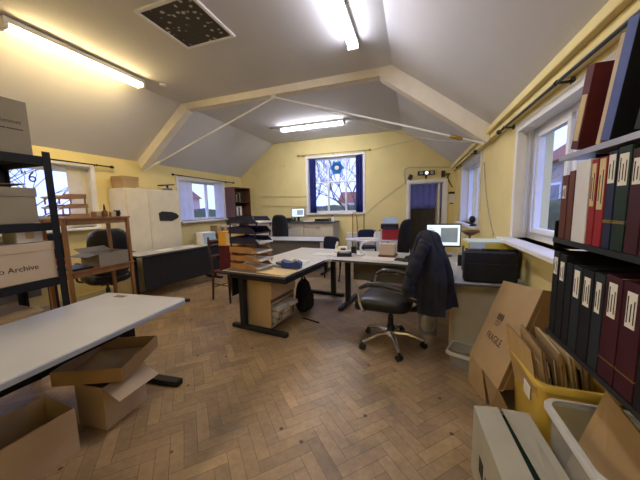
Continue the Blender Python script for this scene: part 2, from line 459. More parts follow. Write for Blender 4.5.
# door in the back wall, with a lobby behind it
b = MB()
b.box((-.17, YB-.025, 0), (-.10, YB+.02, 1.99), bevel=.006); b.box((.66, YB-.025, 0), (.75, YB+.02, 1.99), bevel=.006); b.box((-.10, YB-.025, 1.92), (.66, YB+.02, 1.99), bevel=.006)
b.box((-.10, YB+.02, 0), (-.075, YB+.26, 1.92)); b.box((.635, YB+.02, 0), (.66, YB+.26, 1.92)); b.box((-.075, YB+.02, 1.895), (.635, YB+.26, 1.92))
fr = struct('door_1', b, MATS['gloss_white'])
b = MB(); b.box((.545, YB+.03, .01), (.59, YB+.79, 1.89), bevel=.004)
lf = struct('door_leaf', b, MATS['cream_paint'], fr)
b = MB(); b.cyl((.545, YB+.7, 1.0), (.50, YB+.7, 1.0), .009, 8); b.cyl((.50, YB+.7, 1.0), (.50, YB+.6, 1.0), .008, 8)
struct('door_handle', b, MATS['chrome'], lf)
b = MB(); b.box((-1.2, YB+WT, -.06), (1.6, 9.0, -.0)); struct('floor_lobby', b, MATS['modesty'])
b = MB(); b.box((-1.3, YB+WT, 0), (-1.2, 9, 2.5)); b.box((1.6, YB+WT, 0), (1.7, 9, 2.5)); b.box((-1.3, YB+WT, 2.4), (1.7, 9, 2.5)); struct('wall_lobby', b, MATS['wall_yellow'])
b = MB(); b.box((-1.2, 8.9, 0), (1.6, 8.98, 1.28)); struct('wall_lobby_dado', b, mat('lobby_dado', '#7a6a42', .7))
b = MB(); b.box((-1.2, 8.93, 2.15), (1.6, 8.98, 2.4)); struct('wall_lobby_lintel', b, MATS['wall_yellow'])

# ---------------------------------------------------------------- curtains and rails
def rail(name, a, b_, lab, brackets=2, m='rail_black', n=Vector((1, 0, 0))):
    a, b_ = Vector(a), Vector(b_); d = (b_-a).normalized()
    t = thing(name, lab, 'curtain rail', tuple((a+b_)/2))
    r = MB(); r.cyl(a, b_, .011, 10); put('pole', r, MATS[m], t, True)
    for e, s in ((a, -1), (b_, 1)):
        f = MB(); f.tube([e, e+d*s*.02, e+d*s*.04, e+d*s*.065, e+d*s*.08], [.012, .02, .026, .02, .004], 10); put('finial', f, MATS[m], t, True)
    L_ = (b_-a).length
    for k in range(brackets):
        p = a + d*(L_*((k+.12)/(brackets-.76) if brackets > 1 else .5))
        q = MB(); q.cyl(p, p-n*.075, .008, 8); q.cyl(p-n*.075, p-n*.085, .024, 10); q.tube([p+Vector((0, 0, -.016)), p+n*.014, p+Vector((0, 0, .016))], .006, 6)
        put('rail_bracket', q, MATS[m], t, True)
    return t
XA = Vector((1, 0, 0)); XB = Vector((-1, 0, 0)); YA = Vector((0, -1, 0))
rail('curtain_rail', (XL+.085, 1.3, 2.155), (XL+.085, 3.28, 2.145), 'thin black curtain rail above the window with a number sticker', n=XA)
rail('curtain_rail', (XL+.085, 4.6, 2.15), (XL+.085, 6.56, 2.13), 'thin dark curtain rail above the window between white cabinet and bookcase', n=XA)
rail('curtain_rail', (-2.93, YB-.085, 2.785), (-1.09, YB-.085, 2.775), 'dark bronze curtain rail above the blue-curtained gable window', brackets=3, m='brass', n=YA)
rail('curtain_rail', (XR-.085, 1.0, 2.125), (XR-.085, 3.35, 2.125), 'black curtain rail above the window beside the binder shelves', brackets=3, n=XB)
rail('curtain_rail', (XR-.085, 4.6, 2.14), (XR-.085, 6.3, 2.14), 'black curtain rail above the narrow window near the doorway', brackets=2, n=XB)

def blind(lab, axis, at, u0, u1, z0, z1, m, n, group=None, amp=.03):
    b = MB(); w = (u1-u0)/n
    t = thing('vertical_blind', lab, 'blind', (at, (u0+u1)/2, z0) if axis == 'x' else ((u0+u1)/2, at, z0), 0, group)
    for k in range(n):
        u = u0 + w*(k+.5)
        s = MB(); a = R(28 if k % 2 else 20)
        M = TM((at, u, 0), PI/2-a) if axis == 'x' else TM((u, at, 0), a)
        s._add([(-w*.54, 0, z0), (w*.54, 0, z0), (w*.54, 0, z1), (-w*.54, 0, z1)], [(0, 1, 2, 3)], M); put('blind_slat', s, MATS[m], t)
    h = MB()
    if axis == 'x': h.box((at-.015, u0, z1), (at+.015, u1, z1+.025))
    else: h.box((u0, at-.015, z1), (u1, at+.015, z1+.025))
    put('head_rail', h, MATS['pvc'], t)
    return t
blind('cream vertical blind gathered beside the white frame behind the pine shelf', 'x', XL-.045, 2.74, 3.03, 1.19, 2.09, 'blind_cream', 5)
blind('white vertical blind gathered next to the tall cream cabinet', 'x', XL-.045, 4.76, 5.18, 1.17, 2.06, 'blind_white', 5)
blind('white vertical blind gathered on the bookcase side of the window', 'x', XL-.045, 5.96, 6.23, 1.17, 2.06, 'blind_white', 4)
blind('cream vertical blind gathered at the far end of the window by the binders', 'x', XR+.045, 2.86, 3.04, 1.09, 2.02, 'blind_cream', 3)

def curtain(lab, u0, u1, z0, z1, at, m, folds=3, amp=.02, name='curtain'):
    b = MB()
    b.grid(lambda s, t: (u0+(u1-u0)*s, at+amp*math.sin(2*PI*folds*s)*(.7+.3*t), z0+(z1-z0)*t), folds*8, 6, .004)
    return tag(put(name, b, MATS[m], None, 'all'), lab, 'curtain')
curtain('dark blue curtain bunched on the bookcase side of the gable window', -2.71, -2.53, 1.25, 2.68, YB+.05, 'curtain_blue')
curtain('dark blue curtain bunched on the doorway side of the gable window', -1.43, -1.245, 1.25, 2.68, YB+.05, 'curtain_blue')
curtain('purple grey curtain hanging above the dado in the lobby', -1.15, 1.5, 1.28, 2.14, 8.84, 'lobby_curtain', 16, .03)

# hanging paper rosette in the back window
t = thing('paper_rosette', 'bright blue paper rosette with a white centre hung in the gable window', 'decoration', (-1.94, YB+.075, 2.42))
for k in range(12):
    a = 2*PI*k/12; p = MB()
    rr = .21 if k % 2 else .17
    M = TM((-1.94, YB+.075, 2.42)) @ Matrix.Rotation(a, 4, 'Y')
    p.prism([(-.02, .05), (-.055, rr*.7), (0, rr), (.055, rr*.7), (.02, .05)], -.006, .006, M @ Mx)
    put('petal', p, MATS['dust_blue'], t)
p = MB(); p.sq((-1.94, YB+.07, 2.42), (.06, .012, .06), 1, 1); put('rosette_centre', p, MATS['paper'], t, True)
# the number sticker on the left window
text('window_sticker', '"6', .2, 'ink', facing((XL-.125, 2.34, 1.90), (1, 0, 0)), w2, bold=.0)

# ---------------------------------------------------------------- ceiling things
def batten(lab, c, L_, axis, m, name='strip_light', tilt=0):
    t = thing(name, lab, 'ceiling light', c)
    M = TM(c, 0 if axis == 'y' else PI/2, 0, tilt)
    b = MB(); b.box((-.056, -L_/2, -.05), (.056, L_/2, 0), M, .004); put('light_body', b, MATS['gloss_white'], t)
    b = MB(); b.prism([(-.052, -.05), (.052, -.05), (.038, -.092), (-.038, -.092)], -L_/2+.03, L_/2-.03, M @ Mx); put('diffuser', b, MATS[m], t)
    for s in (-1, 1):
        b = MB(); y = s*(L_/2-.014); b.box((-.06, y-.016, -.1), (.06, y+.016, -.001), M, .004); put('end_cap', b, MATS['gloss_white'], t)
    return t
batten('long warm strip light along the sloping ceiling above the black shelving', (-3.54, 2.3, 3.165), 1.36, 'y', 'tube_warm')
batten('strip light on the flat ceiling running towards the truss', (-.65, 2.42, ZC), 1.5, 'y', 'tube_white')
batten('strip light across the ceiling beyond the truss before the gable', (-2.1, 5.75, ZC), 1.45, 'x', 'tube_back')
batten('added fill strip on the flat ceiling behind the viewpoint, on the binder-shelf side', (-.65, -1.2, ZC), 1.5, 'y', 'fill_rear')  # added fill light, out of view, brightens the foreground
batten('added fill strip on the ceiling behind the viewpoint, on the black-shelving side', (-3.3, -1.2, ZC), 1.5, 'y', 'fill_rear')  # second added fill light behind the camera, same purpose
b = MB(); b.lathe([(.001, 0), (.045, 0), (.045, -.022), (.03, -.03), (.001, -.03)], (-3.4, 3.2, ZC)); tag(put('ceiling_rose', b, MATS['gloss_white'], None, True), 'small round white junction rose at the end of the warm strip light', 'junction box')
b = MB(); b.box((-3.075, 5.68, ZC-.03), (-2.985, 5.8, ZC), bevel=.006); tag(put('junction_box', b, MATS['gloss_white']), 'little white junction box at one end of the light beyond the truss', 'junction box')
t = thing('ceiling_hatch', 'square loft hatch covered with dark speckled cloth', 'hatch', (-2.08, 2.31, ZC))
b = MB(); b.box((-2.36, 2.03, ZC-.012), (-1.8, 2.6, ZC-.002)); put('hatch_panel', b, MATS['hatch_print'], t)
b = MB()
for a in (((-2.39, 2.0), (-2.36, 2.63)), ((-1.8, 2.0), (-1.77, 2.63)), ((-2.36, 2.0), (-1.8, 2.03)), ((-2.36, 2.6), (-1.8, 2.63))): b.box((*a[0], ZC-.022), (*a[1], ZC), bevel=.004)
put('hatch_frame', b, MATS['gloss_white'], t)
# tie rods
pm = (-2.02, TY-.02, 3.055)
t = thing('tie_rod', 'thin white steel tie rod sloping down from the collar to the cabinet side', 'tie rod', pm)
b = MB(); b.cyl(pm, (-4.86, TY-.02, 2.13), .013, 10); put('rod', b, MATS['gloss_white'], t, True)
b = MB(); v = Vector((-4.86, TY-.02, 2.13)) - Vector(pm); q = Vector(pm)+v*.86; b.tube([q-v.normalized()*.09, q-v.normalized()*.06, q+v.normalized()*.06, q+v.normalized()*.09], [.013, .026, .026, .013], 10); put('turnbuckle', b, MATS['gloss_white'], t, True)
t = thing('tie_rod', 'thin white steel tie rod sloping down from the collar to the doorway side', 'tie rod', pm)
b = MB(); b.cyl((-2.0, TY-.02, 3.055), (.8, TY-.02, 2.12), .013, 10); put('rod', b, MATS['gloss_white'], t, True)
b = MB(); v = (Vector((.8, TY-.02, 2.12)) - Vector(pm)); q = Vector(pm)+v*.89; b.tube([q-v.normalized()*.08, q-v.normalized()*.05, q+v.normalized()*.05, q+v.normalized()*.08], [.013, .024, .024, .013], 10); put('turnbuckle', b, MATS['brass'], t, True)
b = MB(); b.box((-2.06, TY-.05, 3.04), (-1.98, TY+.01, 3.08), bevel=.005); tag(put('rod_hanger', b, MATS['gloss_white']), 'small white hanger block under the collar where the two tie rods meet', 'bracket')
# loose cables on the back wall
def cable(lab, pts, r=.006, m='cable', name='cable'):
    P = [Vector(p) for p in pts]; out = []
    for i in range(len(P)-1):
        p0, p1, p2, p3 = P[max(i-1, 0)], P[i], P[i+1], P[min(i+2, len(P)-1)]
        for k in range(6):
            t = k/6; out.append(.5*((2*p1)+(-p0+p2)*t+(2*p0-5*p1+4*p2-p3)*t*t+(-p0+3*p1-3*p2+p3)*t**3))
    out.append(P[-1]); b = MB(); b.tube(out, r, 7)
    return tag(put(name, b, MATS[m], None, 'all'), lab, 'cable')
cable('thin pale cable rising from the gable curtain rail to the sloping ceiling', [(-1.0, YB-.008, 2.78), (-.5, YB-.008, 2.86), (.02, YB-.008, 2.93)])
cable('pale wire running down the gable wall from the doorway corner', [(-.17, YB-.007, 1.98), (-.5, YB-.007, 1.72), (-.9, YB-.007, 1.42), (-1.15, YB-.007, 1.2)])
cable('pale cable hanging down the yellow wall between the two windows', [(.9, 4.35, 1.95), (.9, 4.2, 1.6), (.9, 3.95, 1.25), (.9, 3.7, 1.02)])
cable('slack white cord slung below the tie rod', [(-1.6, TY+.01, 2.92), (-.6, TY+.02, 2.52), (.1, TY+.02, 2.26), (.72, TY, 2.14)], .004)
b = MB(); b.box((-3.53, YB-.03, 2.56), (-3.39, YB, 2.7), bevel=.008); tag(put('thermostat', b, MATS['wall_yellow']), 'small square box painted yellow high on the gable wall', 'wall box')
# emergency light and cables above the door
t = thing('exit_light', 'black twin emergency light with a lit bulb above the doorway', 'emergency light', (.27, YB-.03, 2.14))
b = MB(); b.box((.08, YB-.06, 2.09), (.46, YB-.0, 2.19), bevel=.01); b.box((.25, YB-.03, 2.0), (.29, YB-.0, 2.09)); put('light_housing', b, MATS['black_plastic'], t)
b = MB(); b.sq((.28, YB-.065, 2.14), (.035, .02, .035), 1, 1); put('bulb', b, MATS['exit_light'], t, True)
for x in (.16, .4):
    b = MB(); b.lathe([(.001, 0), (.04, 0), (.035, .01), (.001, .012)], (0, 0, 0), 14, TM((x, YB-.06, 2.14), 0, PI/2)); put('lamp_reflector', b, MATS['shelf_metal'], t, True)
b = MB(); b.box((-.13, YB-.05, 2.0), (-.04, YB, 2.12), TM((-.085, YB, 2.06), 0, 0, R(25)) @ TM((.085, -YB, -2.06))); tag(put('door_sensor', b, MATS['black_plastic']), 'small tilted black sensor at the top corner of the doorway', 'sensor')
b = MB(); b.box((.6, YB-.05, 2.02), (.68, YB, 2.17), bevel=.006); tag(put('junction_box', b, MATS['black_plastic']), 'small black box beside the emergency light on the corner side', 'junction box')
cable('black cable drooping from the box above the doorway to the corner', [(.66, YB-.02, 2.05), (.78, YB-.02, 2.1), (.74, YB-.012, 2.0), (.85, YB-.012, 1.78)], .01, 'cable_black')
cable('pale conduit running round the wall above the doorway', [(-.19, YB-.01, 1.9), (-.19, YB-.01, 2.27), (.3, YB-.01, 2.27), (.88, YB-.01, 2.24)], .01, 'cable')
t = thing('wall_calendar', 'white sheet with a black top strip pinned between doorway and corner', 'calendar', (.82, YB-.01, 1.56))
b = MB(); b.box((.77, YB-.008, 1.4), (.9, YB-.002, 1.66)); put('sheet', b, MATS['paper'], t)
b = MB(); b.box((.765, YB-.014, 1.63), (.9, YB-.003, 1.68)); put('top_strip', b, MATS['black_plastic'], t)
b = MB(); b.box((.8, YB-.012, 1.4), (.87, YB-.003, 1.425)); put('bottom_strip', b, MATS['black_plastic'], t)
# ================================================================ office chairs
def swivel_chair(name, lab, loc, rz, arms='chrome', back_h=.62, seat_m='leather', base_m='chrome', group=None, bw=.25, lean=.16, bx=-.27, a0=.35, sx=.02):
    """front towards local +x"""
    t = thing(name, lab, 'office chair', loc, rz, group); M = WM[t]
    b = MB(); b.sq((sx, 0, .455), (.27, .265, .075), .55, .45, M, fn=lambda q: Vector((q.x, q.y, q.z - .05*max(0, q.x/.27)**3 + .02*(q.y/.26)**2)))
    put('seat', b, MATS[seat_m], t, 'all')
    b = MB()
    b.sq((bx, 0, .52+back_h/2), (.06, bw, back_h/2), .5, .55, M, fn=lambda q: Vector((q.x - lean*(q.z+back_h/2)*.6 + .05*(q.y/bw)**2, q.y*(1-.12*max(0, q.z/(back_h/2))**2), q.z)))
    put('backrest', b, MATS[seat_m], t, 'all')
    b = MB(); b.tube([(-.05, 0, .38), (-.24, 0, .40), (-.31, 0, .5), (-.35, 0, .72)], [.03, .03, .025, .02], 8, M); b.box((-.12, -.1, .365), (.14, .1, .39), M, .01); b.cyl((.1, -.1, .37), (.1, -.22, .37), .009, 8, M)
    put('mechanism', b, MATS['black_plastic'], t, True)
    b = MB(); b.lathe([(.04, .1), (.04, .2), (.028, .2), (.028, .3), (.018, .3), (.018, .38)], (0, 0, 0), 14, M); put('gas_column', b, MATS['black_plastic'], t, True)
    base = MB(); base.lathe([(.045, .085), (.055, .1), (.045, .15)], (0, 0, 0), 14, M)
    for k in range(5):
        a = 2*PI*k/5 + a0; c, s = math.cos(a), math.sin(a)
        base.tube([(.03*c, .03*s, .125), (.16*c, .16*s, .125), (.26*c, .26*s, .095), (.315*c, .315*s, .075)], [.026, .023, .018, .014], 8, M)
    bo = put('star_base', base, MATS[base_m], t, True)
    for k in range(5):
        a = 2*PI*k/5 + a0; c, s = math.cos(a)*.315, math.sin(a)*.315
        w = MB(); ax = Vector((-math.sin(a+.6), math.cos(a+.6), 0))
        p = Vector((c, s, .028)); w.cyl(p-ax*.026, p-ax*.006, .028, 14, M); w.cyl(p+ax*.006, p+ax*.026, .028, 14, M); w.cyl((c, s, .03), (c, s, .08), .01, 8, M)
        put('caster', w, MATS['black_plastic'], t, True)
    if arms:
        for s in (-1, 1):
            y = s*.285
            pts = [(.2, s*.2, .40), (.2, y, .43), (.235, y, .52), (.225, y, .615), (.15, y, .665), (.0, y, .67), (-.14, y, .645), (-.25, s*.27, .6), (-.32, s*.23, .585)]
            P = [Vector(p) for p in pts]; out = []
            for i in range(len(P)-1):
                p0, p1, p2, p3 = P[max(i-1, 0)], P[i], P[i+1], P[min(i+2, len(P)-1)]
                for k in range(5):
                    u = k/5; out.append(.5*((2*p1)+(-p0+p2)*u+(2*p0-5*p1+4*p2-p3)*u*u+(-p0+3*p1-3*p2+p3)*u**3))
            out.append(P[-1])
            b = MB(); b.tube(out, .014, 8, M); ao = put('armrest', b, MATS['chrome' if arms == 'chrome' else 'black_plastic'], t, True)
            b = MB(); b.tube([(.23, y, .635), (.15, y, .684), (0, y, .69), (-.14, y, .665), (-.2, y, .645)], [.016, .026, .027, .026, .018], 8, M); put('arm_pad', b, MATS['leather'], ao, True)
    return t
# ================================================================ black shelving near the left wall
bx0, bx1, by0, by1 = -3.02, -2.45, .36, 1.28
t = thing('shelving_unit', 'black boltless steel shelving unit stacked with archive boxes', 'shelving', ((bx0+bx1)/2, (by0+by1)/2, 0))
for x in (bx0, bx1):
    for y in (by0, by1):
        b = MB(); s = 1 if x == bx0 else -1; u = 1 if y == by0 else -1
        b.box((min(x, x+s*.004), min(y, y+u*.045), 0), (max(x, x+s*.004), max(y, y+u*.045), 1.83)); b.box((min(x, x+s*.045), min(y, y+u*.004), 0), (max(x, x+s*.045), max(y, y+u*.004), 1.83))
        put('post', b, MATS['black_steel'], t)
SHZ = (.30, .93, 1.33, 1.79)
for z in SHZ:
    b = MB(); b.box((bx0+.006, by0+.006, z-.012), (bx1-.006, by1-.006, z)); so = put('shelf', b, MATS['carton_dark'] if z < .5 else MATS['black_steel'], t)
    b = MB()
    b.box((bx1-.03, by0+.005, z-.05), (bx1-.005, by1-.005, z+.006)); b.box((bx0+.005, by0+.005, z-.05), (bx0+.03, by1-.005, z+.006))
    b.box((bx0+.03, by0+.005, z-.05), (bx1-.03, by0+.03, z-.013)); b.box((bx0+.03, by1-.03, z-.05), (bx1-.03, by1-.005, z-.013))
    put('shelf_beam', b, MATS['black_steel'], so)

def carton(name, lab, c, d, rz=0, m='carton', lid=False, group=None, cat='box', open_=False, flap=.0, flap_dirs=(0, 1, 2, 3), flap_ang=(40, 30, 50, 35), th=.006):
    """closed box with tape, box with a lid, or open box with walls and flaps; c = centre of the base"""
    t = thing(name, lab, cat, c, R(rz), group); M = WM[t]; w, l, h = d
    if not open_:
        b = MB(); b.box((-w/2, -l/2, 0), (w/2, l/2, h-(.0 if not lid else .02)), M, .004); put('box_body', b, MATS[m], t)
        if lid:
            b = MB(); e = .006; b.box((-w/2-e, -l/2-e, h-.06), (w/2+e, l/2+e, h), M, .004); put('box_lid', b, MATS[m], t)
        else:
            b = MB(); b.box((-w/2-.0008, -.025, h-.05), (w/2+.0008, .025, h+.0012), M); put('packing_tape', b, MATS['paper_cream'], t)
    else:
        b = MB(); b.box((-w/2, -l/2, 0), (w/2, l/2, th), M)
        b.box((-w/2, -l/2, th), (-w/2+th, l/2, h), M); b.box((w/2-th, -l/2, th), (w/2, l/2, h), M); b.box((-w/2+th, -l/2, th), (w/2-th, -l/2+th, h), M); b.box((-w/2+th, l/2-th, th), (w/2-th, l/2, h), M)
        put('box_body', b, MATS[m], t)
        if flap:
            E = [((w/2, -l/2), (w/2, l/2), (1, 0)), ((-w/2, -l/2), (-w/2, l/2), (-1, 0)), ((-w/2, l/2), (w/2, l/2), (0, 1)), ((-w/2, -l/2), (w/2, -l/2), (0, -1))]
            for k in flap_dirs:
                p, q, n = E[k]; a = R(flap_ang[k]); o = Vector((n[0]*math.cos(a), n[1]*math.cos(a), -math.sin(a)))*flap
                p3, q3 = Vector((*p, h)), Vector((*q, h)); f = MB()
                f.quad([p3, q3, q3+o, p3+o], .004, M); put('flap', f, MATS[m], t)
    return t
t = carton('storage_box', 'tall grey brown box with printed lettering on top of the black shelving', (-2.655, .94, 1.797), (.36, .52, .345), 0, 'carton_grey')
text('lettering', 'er Reneset', .034, 'ink_brown', facing((-2.4745, 1.085, 2.0), (1, 0, 0)), t)
b = MB()
for y, l in ((.96, .05), (1.04, .08), (1.125, .08)): b.box((-2.4752, y-l/2, 1.95), (-2.4742, y+l/2, 1.957))
put('small_print', b, MATS['ink_brown'], t)
t = carton('storage_box', 'grey brown box with creased half-open lid on the middle black shelf', (-2.665, .885, 1.337), (.36, .6, .24), 0, 'carton_grey', True)
b = MB(); b.quad([(-2.84, .65, 1.58), (-2.5, .65, 1.58), (-2.5, 1.15, 1.60), (-2.84, 1.15, 1.59)], .006); put('flap', b, MATS['carton_dark'], t)
b = MB(); b.box((-2.479, .82, 1.47), (-2.4775, .88, 1.53)); put('sticker', b, MATS['paper'], t)
t = carton('archive_box', 'pale lidded box printed Archive on the shelf beside the ladder-back shelf', (-2.655, .93, .937), (.37, .62, .265), 0, 'archive_card', True)
text('lettering', 'o Archive', .05, 'ink', facing((-2.4685, 1.04, 1.035), (1, 0, 0)), t)
b = MB(); b.cyl((-2.4705, .90, 1.0), (-2.467, .90, 1.0), .022, 16); put('hand_hole', b, MATS['ink'], t)
carton('small_carton', 'small white carton with dark print lying on the Archive box lid', (-2.58, 1.13, 1.204), (.12, .15, .075), 10, 'paper')
t = thing('document_wallet', 'dark grey document wallet lying on the Archive box lid', 'document wallet', (-2.62, .74, 1.205))
b = MB(); b.box((-2.74, .56, 1.205), (-2.5, .92, 1.26), bevel=.004); put('wallet_body', b, MATS['grey_plastic'], t)
b = MB(); b.box((-2.73, .57, 1.215), (-2.498, .91, 1.25)); put('pages', b, MATS['paper'], t)
carton('flat_carton', 'brown flat carton lying on the lowest black shelf', (-2.66, .74, .307), (.38, .8, .42), 0, 'carton')

# ================================================================ pine shelf
px0, px1, py0, py1 = -3.78, -3.4, 1.80, 2.50
t = thing('pine_shelf', 'open pine shelf with four square legs and two boards', 'shelf', ((px0+px1)/2, (py0+py1)/2, 0))
for x in (px0, px1):
    for y in (py0, py1):
        b = MB(); sx = .017 if x == px0 else -.017; sy = .0175 if y == py0 else -.0175
        k = .0
        b.box((x+min(0, 2*sx), y+min(0, 2*sy), 0), (x+max(0, 2*sx), y+max(0, 2*sy), 1.33), bevel=.004); put('leg', b, MATS['pine'], t)
for z in (1.27, .70):
    b = MB(); b.box((px0-.01, py0-.01, z+.055), (px1+.01, py1+.01, z+.075), bevel=.003); so = put('shelf_board', b, MATS['pine'], t)
    b = MB(); b.box((px1-.03, py0+.045, z), (px1-.008, py1-.045, z+.055)); b.box((px0+.008, py0+.045, z), (px0+.03, py1-.045, z+.055))
    b.box((px0+.04, py0+.008, z), (px1-.04, py0+.03, z+.055)); b.box((px0+.04, py1-.03, z), (px1-.04, py1-.008, z+.055)); put('rail', b, MATS['pine'], so)
TZ = 1.345
def letter_tray(lab, c, d, rz, m, group=None, paper=False, lip=.055, rise=.06):
    t = thing('letter_tray', lab, 'letter tray', c, R(rz), group); M = WM[t]; w, l = d; e = .004
    b = MB(); b.box((-w/2, -l/2, 0), (w/2, l/2, e), M); b.box((-w/2, -l/2, e), (w/2, -l/2+e, lip*.25), M); b.box((-w/2, l/2-e, e), (w/2, l/2, lip), M)
    for s in (-1, 1):
        x = s*(w/2-e/2)
        b.prism([(-l/2, e), (l/2, e), (l/2, lip), (-l/2+.06, lip), (-l/2, lip*.25)], x-e/2, x+e/2, M @ Matrix(((0, 0, 1, 0), (1, 0, 0, 0), (0, 1, 0, 0), (0, 0, 0, 1))))
    put('tray_body', b, MATS[m], t)
    if not (abs(c[2]-TZ) < .001 or abs(c[2]-.7205) < .002):
        for sx in (-1, 1):
            for sy in (-1, 1):
                b = MB(); b.box((sx*(w/2-.012)-.006, sy*(l/2-.012)-.006, -rise), (sx*(w/2-.012)+.006, sy*(l/2-.012)+.006, 0), M); put('riser', b, MATS[m], t)
    if paper:
        b = MB(); b.box((-w/2+.012, -l/2-.02, e), (w/2-.02, l/2-.012, e+.018), M); put('papers', b, MATS['paper'], t)
    return t
for k, lab in enumerate(('lowest wooden letter tray on the pine shelf', 'middle wooden letter tray of the stack on the pine shelf', 'topmost wooden letter tray of the stack on the pine shelf')):
    letter_tray(lab, (-3.58, 1.95, TZ+k*.105), (.3, .25), 8-6*k, 'pine_tray', 'wooden trays on the pine shelf', True, .045, .06)
t = thing('glue_bottle', 'small dark bottle with a nozzle on the pine shelf', 'bottle', (-3.52, 2.30, TZ)); M = WM[t]
b = MB(); b.lathe([(.001, 0), (.028, 0), (.03, .06), (.012, .085)], (0, 0, 0), 14, M); put('bottle_body', b, MATS['brown_wood'], t, True)
b = MB(); b.lathe([(.012, .085), (.012, .1), (.005, .15), (.002, .15)], (0, 0, 0), 10, M); put('nozzle', b, MATS['black_plastic'], t, True)
carton('small_carton', 'small tan carton beside the bottle on the pine shelf', (-3.56, 2.23, TZ), (.07, .08, .065), 12, 'carton')
carton('small_carton', 'little pinkish carton standing between bottle and black cup on the pine shelf', (-3.48, 2.36, TZ), (.06, .05, .06), -8, 'carton_pale')
t = thing('cup', 'small black cup at the end of the pine shelf', 'cup', (-3.5, 2.43, TZ)); M = WM[t]
b = MB(); b.lathe([(.001, 0), (.03, 0), (.035, .075), (.031, .075), (.027, .008), (.001, .008)], (0, 0, 0), 16, M); put('cup_body', b, MATS['black_plastic'], t, True)
b = MB(); b.tube([(.033, 0, .06), (.055, 0, .055), (.055, 0, .025), (.031, 0, .015)], .005, 8, M); put('handle', b, MATS['black_plastic'], t, True)
carton('open_carton', 'open brown carton with folded flaps on the lower pine board', (-3.57, 2.28, .775), (.32, .34, .15), 0, 'carton_grey', open_=True, flap=.12, flap_dirs=(1, 2, 3), flap_ang=(55, -20, 25, 10))
b = MB(); b.box((-3.72, 1.86, .776), (-3.42, 2.05, .80), bevel=.003); tag(put('file_folder', b, MATS['black_plastic']), 'dark folder lying beside the open carton on the lower pine board', 'folder')
carton('floor_carton', 'brown carton on the floor below the pine shelf', (-3.6, 2.1, 0), (.34, .42, .3), 0, 'carton_pale')

# ================================================================ desk along the left wall with a computer
def simple_desk(name, lab, c, d, rz, top='laminate', leg='steel_dark', panel='modesty', h=.72, edge='edge_grey', end_panels=False, front=True, pz=.12):
    """long side along local x, user side local +y, modesty panel near local -y"""
    t = thing(name, lab, 'desk', c, R(rz)); M = WM[t]; w, l = d
    b = MB(); b.box((-w/2, -l/2, h-.026), (w/2, l/2, h), M, .004); to = put('desk_top', b, MATS[top], t)
    b = MB(); b.box((-w/2-.002, -l/2-.003, h-.022), (w/2+.002, -l/2, h-.003), M); b.box((-w/2-.003, -l/2, h-.022), (-w/2, l/2, h-.003), M); b.box((w/2, -l/2, h-.022), (w/2+.003, l/2, h-.003), M); put('edge_band', b, MATS[edge], to)
    for s in (-1, 1):
        b = MB(); x = s*(w/2-.09)
        if end_panels: b.box((x-.012+s*.05, -l/2+.04, 0), (x+.012+s*.05, l/2-.04, h-.026), M, .003)
        else: b.box((x-.03, -.05, .045), (x+.03, .05, h-.026), M, .005); b.box((x-.03, -l/2+.04, 0), (x+.03, l/2-.04, .045), M, .012)
        put('leg', b, MATS[leg], t)
    if front:
        b = MB(); b.box((-w/2+.125, -l/2+.06, pz), (w/2-.125, -l/2+.08, h-.027), M); put('modesty_panel', b, MATS[panel], t)
    return t
simple_desk('computer_desk', 'pale computer desk against the wall behind the pine shelf', (-4.58, 1.88, 0), (.86, .52), -90, pz=.3)
def monitor(lab, c, rz, w=.42, h=.27, on=True, up=.12, cat='monitor'):
    """screen towards local -y"""
    t = thing('computer_monitor', lab, cat, c, R(rz)); M = WM[t]; z = up
    b = MB(); b.box((-w/2, -.02, z), (w/2, .02, z+h), M, .006); put('monitor_case', b, MATS['black_plastic'], t)
    b = MB(); b.box((-w/2+.014, -.0215, z+.02), (w/2-.014, -.0195, z+h-.014), M); so = put('screen', b, MATS['screen' if on else 'black_steel'], t)
    if on:
        b = MB()
        for k in range(5): b.box((-w/2+.03, -.0222, z+h-.06-k*.03), (-w/2+.1+.02*(k % 3), -.0214, z+h-.05-k*.03), M)
        b.box((-.03, -.0222, z+.06), (w/2-.04, -.0214, z+h-.05), M); put('window_blocks', b, mat('screen_tint', '#b9d3e6', .4), so)
    b = MB(); b.box((-.03, .0, .012), (.03, .03, z+.06), M, .004); b.sq((0, .01, .008), (.12, .08, .008), .6, .8, M); put('stand', b, MATS['black_plastic'], t, True)
    return t
monitor('black monitor seen edge on behind the pine shelf', (-4.5, 2.12, .72), 68, .46, .34, False, .08)
carton('paper_tray', 'low white paper tray on the computer desk behind the pine shelf', (-4.47, 1.72, .72), (.24, .3, .05), 6, 'paper', open_=True)
t = thing('red_purse', 'small red pouch on the computer desk under the black monitor', 'pouch', (-4.38, 2.26, .72)); M = WM[t]
b = MB(); b.sq((0, 0, .04), (.06, .08, .04), .7, .7, M); put('pouch_body', b, MATS['red_card'], t, True)
b = MB(); b.tube([(0, -.07, .055), (0, 0, .083), (0, .07, .055)], .004, 6, M); put('zip', b, MATS['gold'], t, True)
swivel_chair('office_chair', 'black leather office chair behind the pine shelf', (-4.22, 2.68, 0), R(162), 'black', .66, 'leather', 'black_plastic')

